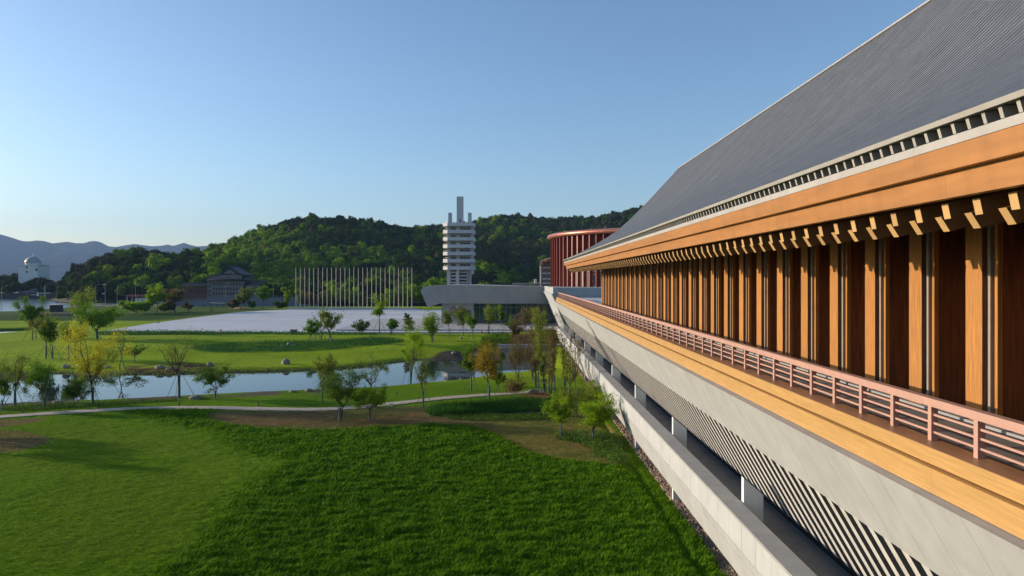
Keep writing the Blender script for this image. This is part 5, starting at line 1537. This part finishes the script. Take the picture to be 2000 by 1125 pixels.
# ------------------------------------------------------------------ stones, reeds, gravel, small garden things
def boulder(px, py, w, h, label, seed):
    g = G(px, py); k = g.y/F; r = np.random.default_rng(seed)
    bm = bmesh.new(); bmesh.ops.create_icosphere(bm, subdivisions=2, radius=1)
    off = r.normal(size=3)
    for v in bm.verts:
        d = 1+.22*math.sin(v.co.x*2.3+off[0]*3)+.16*math.sin(v.co.y*3.1+off[1]*3)+r.normal()*.04
        v.co = Vector((v.co.x*d*w*k/2, v.co.y*d*w*k/2.4, v.co.z*d*h*k*.75))
    me = bpy.data.meshes.new('boulder'); bm.to_mesh(me); bm.free(); me.materials.append(M['stone'])
    o = put('boulder', me, None, (g.x, g.y, g.z+h*k*.25)); tag(o, label, 'rock', 'boulders round the pond')
for i, (px, py, w, h, lab) in enumerate((
    (131, 719, 16, 8, 'large tan boulder on the far pond bank left of the yellow tree'), (157, 726, 14, 5, 'flat grey stone at the waterline behind the yellow tree'),
    (198, 722, 13, 5, 'brown stone behind the trunk of the yellow tree'), (213, 724, 13, 4, 'flat slab stone beside the dark twisted tree'),
    (313, 724, 20, 5, 'long flat brown stone on the muddy far bank'), (330, 723, 14, 4, 'dark stone at the muddy bank behind the bare topped tree'),
    (411, 716, 14, 8, 'pale grey boulder on the far bank above the small round tree'), (557, 711, 18, 9, 'pale boulder alone on the far lawn bank'),
    (565, 675, 10, 6, 'round boulder among the far mounds'), (552, 677, 7, 4, 'small stone left of the round boulder'), (573, 676, 7, 4, 'small stone right of the round boulder'),
    (693, 672, 5, 3, 'tiny white stone in the long grass'), (386, 778, 28, 6, 'broad flat stone at the near shore beside the bare topped tree'),
    (112, 788, 16, 6, 'dark stone on the near shore under the green tree'), (573, 766, 14, 4, 'flat tan stone at the near shore'), (605, 764, 16, 5, 'larger flat tan stone at the near shore'), (620, 762, 9, 4, 'orange brown stone ending the near shore slabs'),
    (900, 741, 8, 5, 'brown stone at the dark end of the pond'), (908, 739, 6, 4, 'small round stone beside the brown one'), (925, 738, 5, 5, 'upright pale stone near the teal trunked tree'),
    (1043, 768, 18, 9, 'pale tan boulder at the foot of the columnar trees'), (1054, 765, 12, 6, 'smaller tan boulder behind the pale one'), (900, 662, 7, 5, 'round tan stone under the leafy tree by the plaza'),
    (888, 691, 12, 5, 'pale stone on the mud spit'), (838, 813, 5, 4, 'white stone at the edge of the reeds'))):
    boulder(px, py, w, h, lab, 100+i)

def boxdetail(px, py):
    g = G(px, py); return g
g = G(574, 653)
ub_ = thing('utility_cabinet', g, 'squat green grey utility cabinet at the front edge of the plaza', 'cabinet')
MB().box(g.x-.9, g.x+.9, g.y-.4, g.y+.4, g.z, g.z+1.3).build('body', M['pole_wood'], ub_)
MB().box(g.x-.98, g.x+.98, g.y-.48, g.y+.48, g.z+1.302, g.z+1.4).build('lid', M['pole_wood'], ub_)
red = mat('red_paint', (.35, .03, .02), .5)
for (px, py, lab) in ((432, 648.6, 'small red hydrant at the front edge of the plaza'), (345, 623, 'tiny red hydrant at the left edge of the plaza'), (941, 651, 'red and white hydrant in front of the glass wall')):
    x, y = Gz(px, py, PLZ if px < 900 else 0)
    z = PLZ if px < 900 else 0
    h = thing('hydrant', (x, y, z), lab, 'hydrant')
    MB().lathe([(.16, 0), (.16, .5), (.22, .55), (.22, .65), (.14, .7), (.12, .85), (.03, .95)], 10, (x, y, z)).build('body', red if px < 900 else red, h)
    MB().tube((x-.28, y, z+.48), (x+.28, y, z+.48), .07, .07, 8).build('outlet', red, h)
for (px, py) in ((45, 809), (193, 798.5), (350.5, 793.5), (505, 793.5), (775, 773), (988, 768)):
    g = G(px, py)
    b = thing('path_light', g, 'short black bollard light beside the garden path', 'bollard', 'bollard lights along the garden path')
    MB().tube((g.x, g.y, g.z-.05), (g.x, g.y, g.z+.42), .07, .07, 8).build('post', M['black'], b)
    MB().lathe([(.10, .42), (.10, .5), (.04, .53)], 8, (g.x, g.y, g.z)).build('cap', M['black'], b)
g = G(764, 793)
wb = thing('white_marker_box', g, 'small white marker box at the path junction', 'box')
MB().box(g.x-.2, g.x+.2, g.y-.15, g.y+.15, g.z, g.z+.35).build('body', M['white'], wb)
MB().box(g.x-.23, g.x+.23, g.y-.18, g.y+.18, g.z+.352, g.z+.4).build('lid', M['white'], wb)
# dog walking on the plaza edge
dgx, dgy = Gz(309, 632, PLZ)
me = bpy.data.meshes.new('dog')
dv = [(-.30, 0, .46), (-.05, 0, .45), (.22, 0, .48), (.36, 0, .60), (.48, 0, .66), (.62, 0, .62),
      (-.32, .09, .30), (-.38, .09, .17), (-.33, .09, .02), (-.32, -.09, .30), (-.30, -.09, .17), (-.24, -.09, .02),
      (.22, .09, .27), (.20, .09, .14), (.24, .09, .02), (.22, -.09, .27), (.27, -.09, .15), (.32, -.09, .02), (-.44, 0, .56), (-.54, 0, .66)]
de = [(0, 1), (1, 2), (2, 3), (3, 4), (4, 5), (0, 6), (6, 7), (7, 8), (0, 9), (9, 10), (10, 11), (2, 12), (12, 13), (13, 14), (2, 15), (15, 16), (16, 17), (0, 18), (18, 19)]
me.from_pydata(dv, de, [])
dog = put('dog', me, None, (dgx, dgy, PLZ)); dog.scale = (1.15, 1.15, 1.15)
md = dog.modifiers.new('skin', 'SKIN'); rr_ = [.12, .115, .14, .085, .095, .05]+[.07, .045, .035]*4+[.035, .02]
for q, sv in zip(rr_, me.skin_vertices[0].data): sv.radius = (q, q)
me.skin_vertices[0].data[1].use_root = True
dog.modifiers.new('sub', 'SUBSURF').levels = 1
me.materials.append(M['black']); tag(dog, 'small dark dog walking along the edge of the plaza', 'dog')
# timber pile and low canopy behind the plaza corner
tx, ty = Gz(470, 606)
tp = thing('timber_pile', (tx, ty, 0), 'heap of tan timber planks behind the back corner of the plaza', 'timber pile')
plk = MB().box(-2.2, 2.2, -.16, .16, 0, .12).mesh('plank', M['wood_rafter'])
rp = random.Random(3)
for i in range(26):
    put('plank', plk, tp, (tx+rp.uniform(-3.6, 3.6), ty+rp.uniform(-.6, .6), .05+rp.uniform(0, 1.5)*max(.15, 1-abs(i-13)/14)), rot=(rp.uniform(-.06, .06), rp.uniform(-.22, .22), rp.uniform(-.5, .5)))
cx_, cy_ = Gz(418, 600)
cn = thing('low_canopy', (cx_, cy_, 0), 'low pale canopy on posts below the embankment wall', 'canopy')
MB().prism_y([(cx_-7, 1.9), (cx_-2, 2.5), (cx_+6, 2.1), (cx_+6, 2.25), (cx_-2, 2.65), (cx_-7, 2.05)], cy_-1.5, cy_+1.5).build('roof', M['path'], cn)
for q in (-6, -2.2, 2, 5.6): MB().box(cx_+q-.15, cx_+q+.15, cy_-.2, cy_+.2, -.2, 2.05).build('post', M['pole_wood'], cn)
# scaffold frame round the columnar trees
g = G(1062, 767)
fr = thing('timber_tree_frame', g, 'pale timber frame tied round the stems of the tallest columnar tree', 'frame')
for z in (1.5, 2.9):
    for s in (-1, 1):
        MB().box(g.x-1.1, g.x+1.1, g.y+s*.7-.05, g.y+s*.7+.05, z+s*.07, z+s*.07+.1).build('rail', M['wood_rafter'], fr)
for s in (-1, 1):
    for q in (-1, 1):
        MB().tube((g.x+s*.75, g.y+q*.55, g.z-.1), (g.x+s*.75, g.y+q*.55, 3.0), .06, .05, 6).build('post', M['wrap'], fr)

# reeds
def reeds():
    poly = smooth_poly([Gz(a, b) for a, b in ((832, 806), (850, 800), (900, 795), (960, 789), (1020, 785), (1062, 788), (1068, 796), (1000, 800), (940, 806), (900, 812), (850, 813))], 4)
    n = 26000
    x = rng.uniform(poly[:, 0].min(), poly[:, 0].max(), n); y = rng.uniform(poly[:, 1].min(), poly[:, 1].max(), n)
    k = sdist(poly, x, y) < 0; x, y = x[k][:7000], y[k][:7000]; n = len(x)
    z = hgt(x, y)-.05; h = rng.uniform(.7, 1.25, n); a = rng.random(n)*6.28; w = .035
    la = rng.normal(0, .22, (n, 2))*h[:, None]
    b = np.stack([x, y, z], -1); d = np.stack([np.cos(a)*w, np.sin(a)*w, 0*a], -1); t = b+np.concatenate([la, h[:, None]], 1)
    o = put('reed_bed', quads_mesh('reed_bed', np.stack([b-d, b+d, t], 1), M['reed'], 3)); tag(o, 'dense bright green reeds growing along the small pool', 'reeds', kind='stuff')
reeds()
def weeds(name, pts, n, h0, m, label, cat='weeds', ls=.09):
    poly = smooth_poly([Gz(a, b) for a, b in pts], 4)
    x = rng.uniform(poly[:, 0].min(), poly[:, 0].max(), n*3); y = rng.uniform(poly[:, 1].min(), poly[:, 1].max(), n*3)
    k = sdist(poly, x, y)+1.2*(fbm(x/1.5, y/1.5, 2)-.5) < 0; x, y = x[k][:n], y[k][:n]; n = len(x)
    z = hgt(x, y)+rng.random(n)*h0*(.3+fbm(x, y, 2)); c = np.stack([x, y, z], -1)
    q = rng.normal(size=(n, 3)); q[:, 2] += .7; q /= np.linalg.norm(q, axis=1)[:, None]
    u = np.cross(q, rng.normal(size=(n, 3))); u /= np.linalg.norm(u, axis=1)[:, None]; w = np.cross(q, u); s = ls*rng.uniform(.6, 1.3, n)[:, None]
    o = put(name, quads_mesh(name, np.stack([c-u*s, c-w*s*.5, c+u*s, c+w*s*.5], 1), m)); tag(o, label, cat, kind='stuff')
weeds('slope_weeds', [(1190, 850), (1212, 868), (1224, 905), (1200, 912), (1170, 890), (1130, 868), (1100, 862), (1080, 850), (1130, 850)], 9000, .7, M['weed'], 'bright leafy weeds at the foot of the two green trees by the parapet', ls=.08)
weeds('pool_weeds', [(870, 812), (940, 811), (1060, 808), (1075, 818), (960, 822), (880, 820)], 5000, .35, M['weed'], 'low green weeds along the near edge of the small pool')
weeds('far_bank_grass', [(215, 648), (480, 650), (700, 651), (720, 656), (480, 657), (330, 662), (215, 660)], 14000, .9, M['reed'], 'strip of long dark grass below the front of the plaza', 'grass', .17)
weeds('mound_grass', [(370, 685), (450, 680), (560, 675), (640, 672), (730, 662), (790, 668), (760, 680), (640, 690), (480, 693), (400, 693)], 14000, .7, M['reed'], 'patches of long dark grass between the far mounds', 'grass', .14)
weeds('far_shore_weeds', [(120, 727), (300, 727), (420, 722), (560, 720), (690, 714), (800, 703), (805, 699), (690, 709), (560, 716), (420, 718), (300, 723), (120, 724)], 6000, .35, LEAF['olive'], 'rough olive weeds along the far shore of the pond', ls=.12)
weeds('near_bank_weeds', [(-20, 800), (60, 792), (190, 786), (330, 780), (330, 784), (190, 794), (60, 802)], 5000, .3, M['weed'], 'rough low weeds along the near shore of the pond')
weeds('hedge_mass', [(945, 662), (985, 656), (1000, 668), (960, 680), (940, 676)], 8000, 1.3, LEAF['dark'], 'low dark hedge mound below the glass wall', 'hedge', .15)

def gravel():
    n = 15000
    y = 1/(rng.random(n)*(1/140-1/30)+1/30); x = rng.uniform(11.45, 13.9, n)
    s = rng.uniform(.05, .12, n)*np.clip(y/45, 1, 2)
    base = np.array([[1, 0, 0], [0, 1, 0], [-1, 0, 0], [0, -1, 0], [0, 0, .7], [0, 0, -.7]])
    tri = np.array([[0, 1, 4], [1, 2, 4], [2, 3, 4], [3, 0, 4], [1, 0, 5], [2, 1, 5], [3, 2, 5], [0, 3, 5]])
    v = base[None]*s[:, None, None]*rng.uniform(.6, 1.4, (n, 6, 1)); a = rng.random(n)*6.28
    vx = v[..., 0]*np.cos(a)[:, None]-v[..., 1]*np.sin(a)[:, None]; vy = v[..., 0]*np.sin(a)[:, None]+v[..., 1]*np.cos(a)[:, None]
    v = np.stack([vx+x[:, None], vy+y[:, None], v[..., 2]+(.0+.05*rng.random(n))[:, None]], -1)
    o = put('gravel', quads_mesh('gravel', v[:, tri].reshape(-1, 3, 3), M['gravel'], 3)); tag(o, 'strip of tan pebbles under the edge of the concrete walkway', 'gravel', kind='stuff')
gravel()

# ------------------------------------------------------------------ air
hzm = bpy.data.materials.new('air'); hzm.use_nodes = True
N = hzm.node_tree.nodes; L = hzm.node_tree.links
N.remove(N["Principled BSDF"])
pv = N.new('ShaderNodeVolumePrincipled'); pv.inputs['Color'].default_value = (.40, .61, 1.0, 1); pv.inputs['Density'].default_value = 0.000058
L.new(pv.outputs[0], N["Material Output"].inputs['Volume'])
hz = MB().box(-15500, 15500, -600, 10000, -3.0, 860).build('haze', hzm)
tag(hz, 'thin pale blue haze over the whole valley', 'haze', kind='stuff')
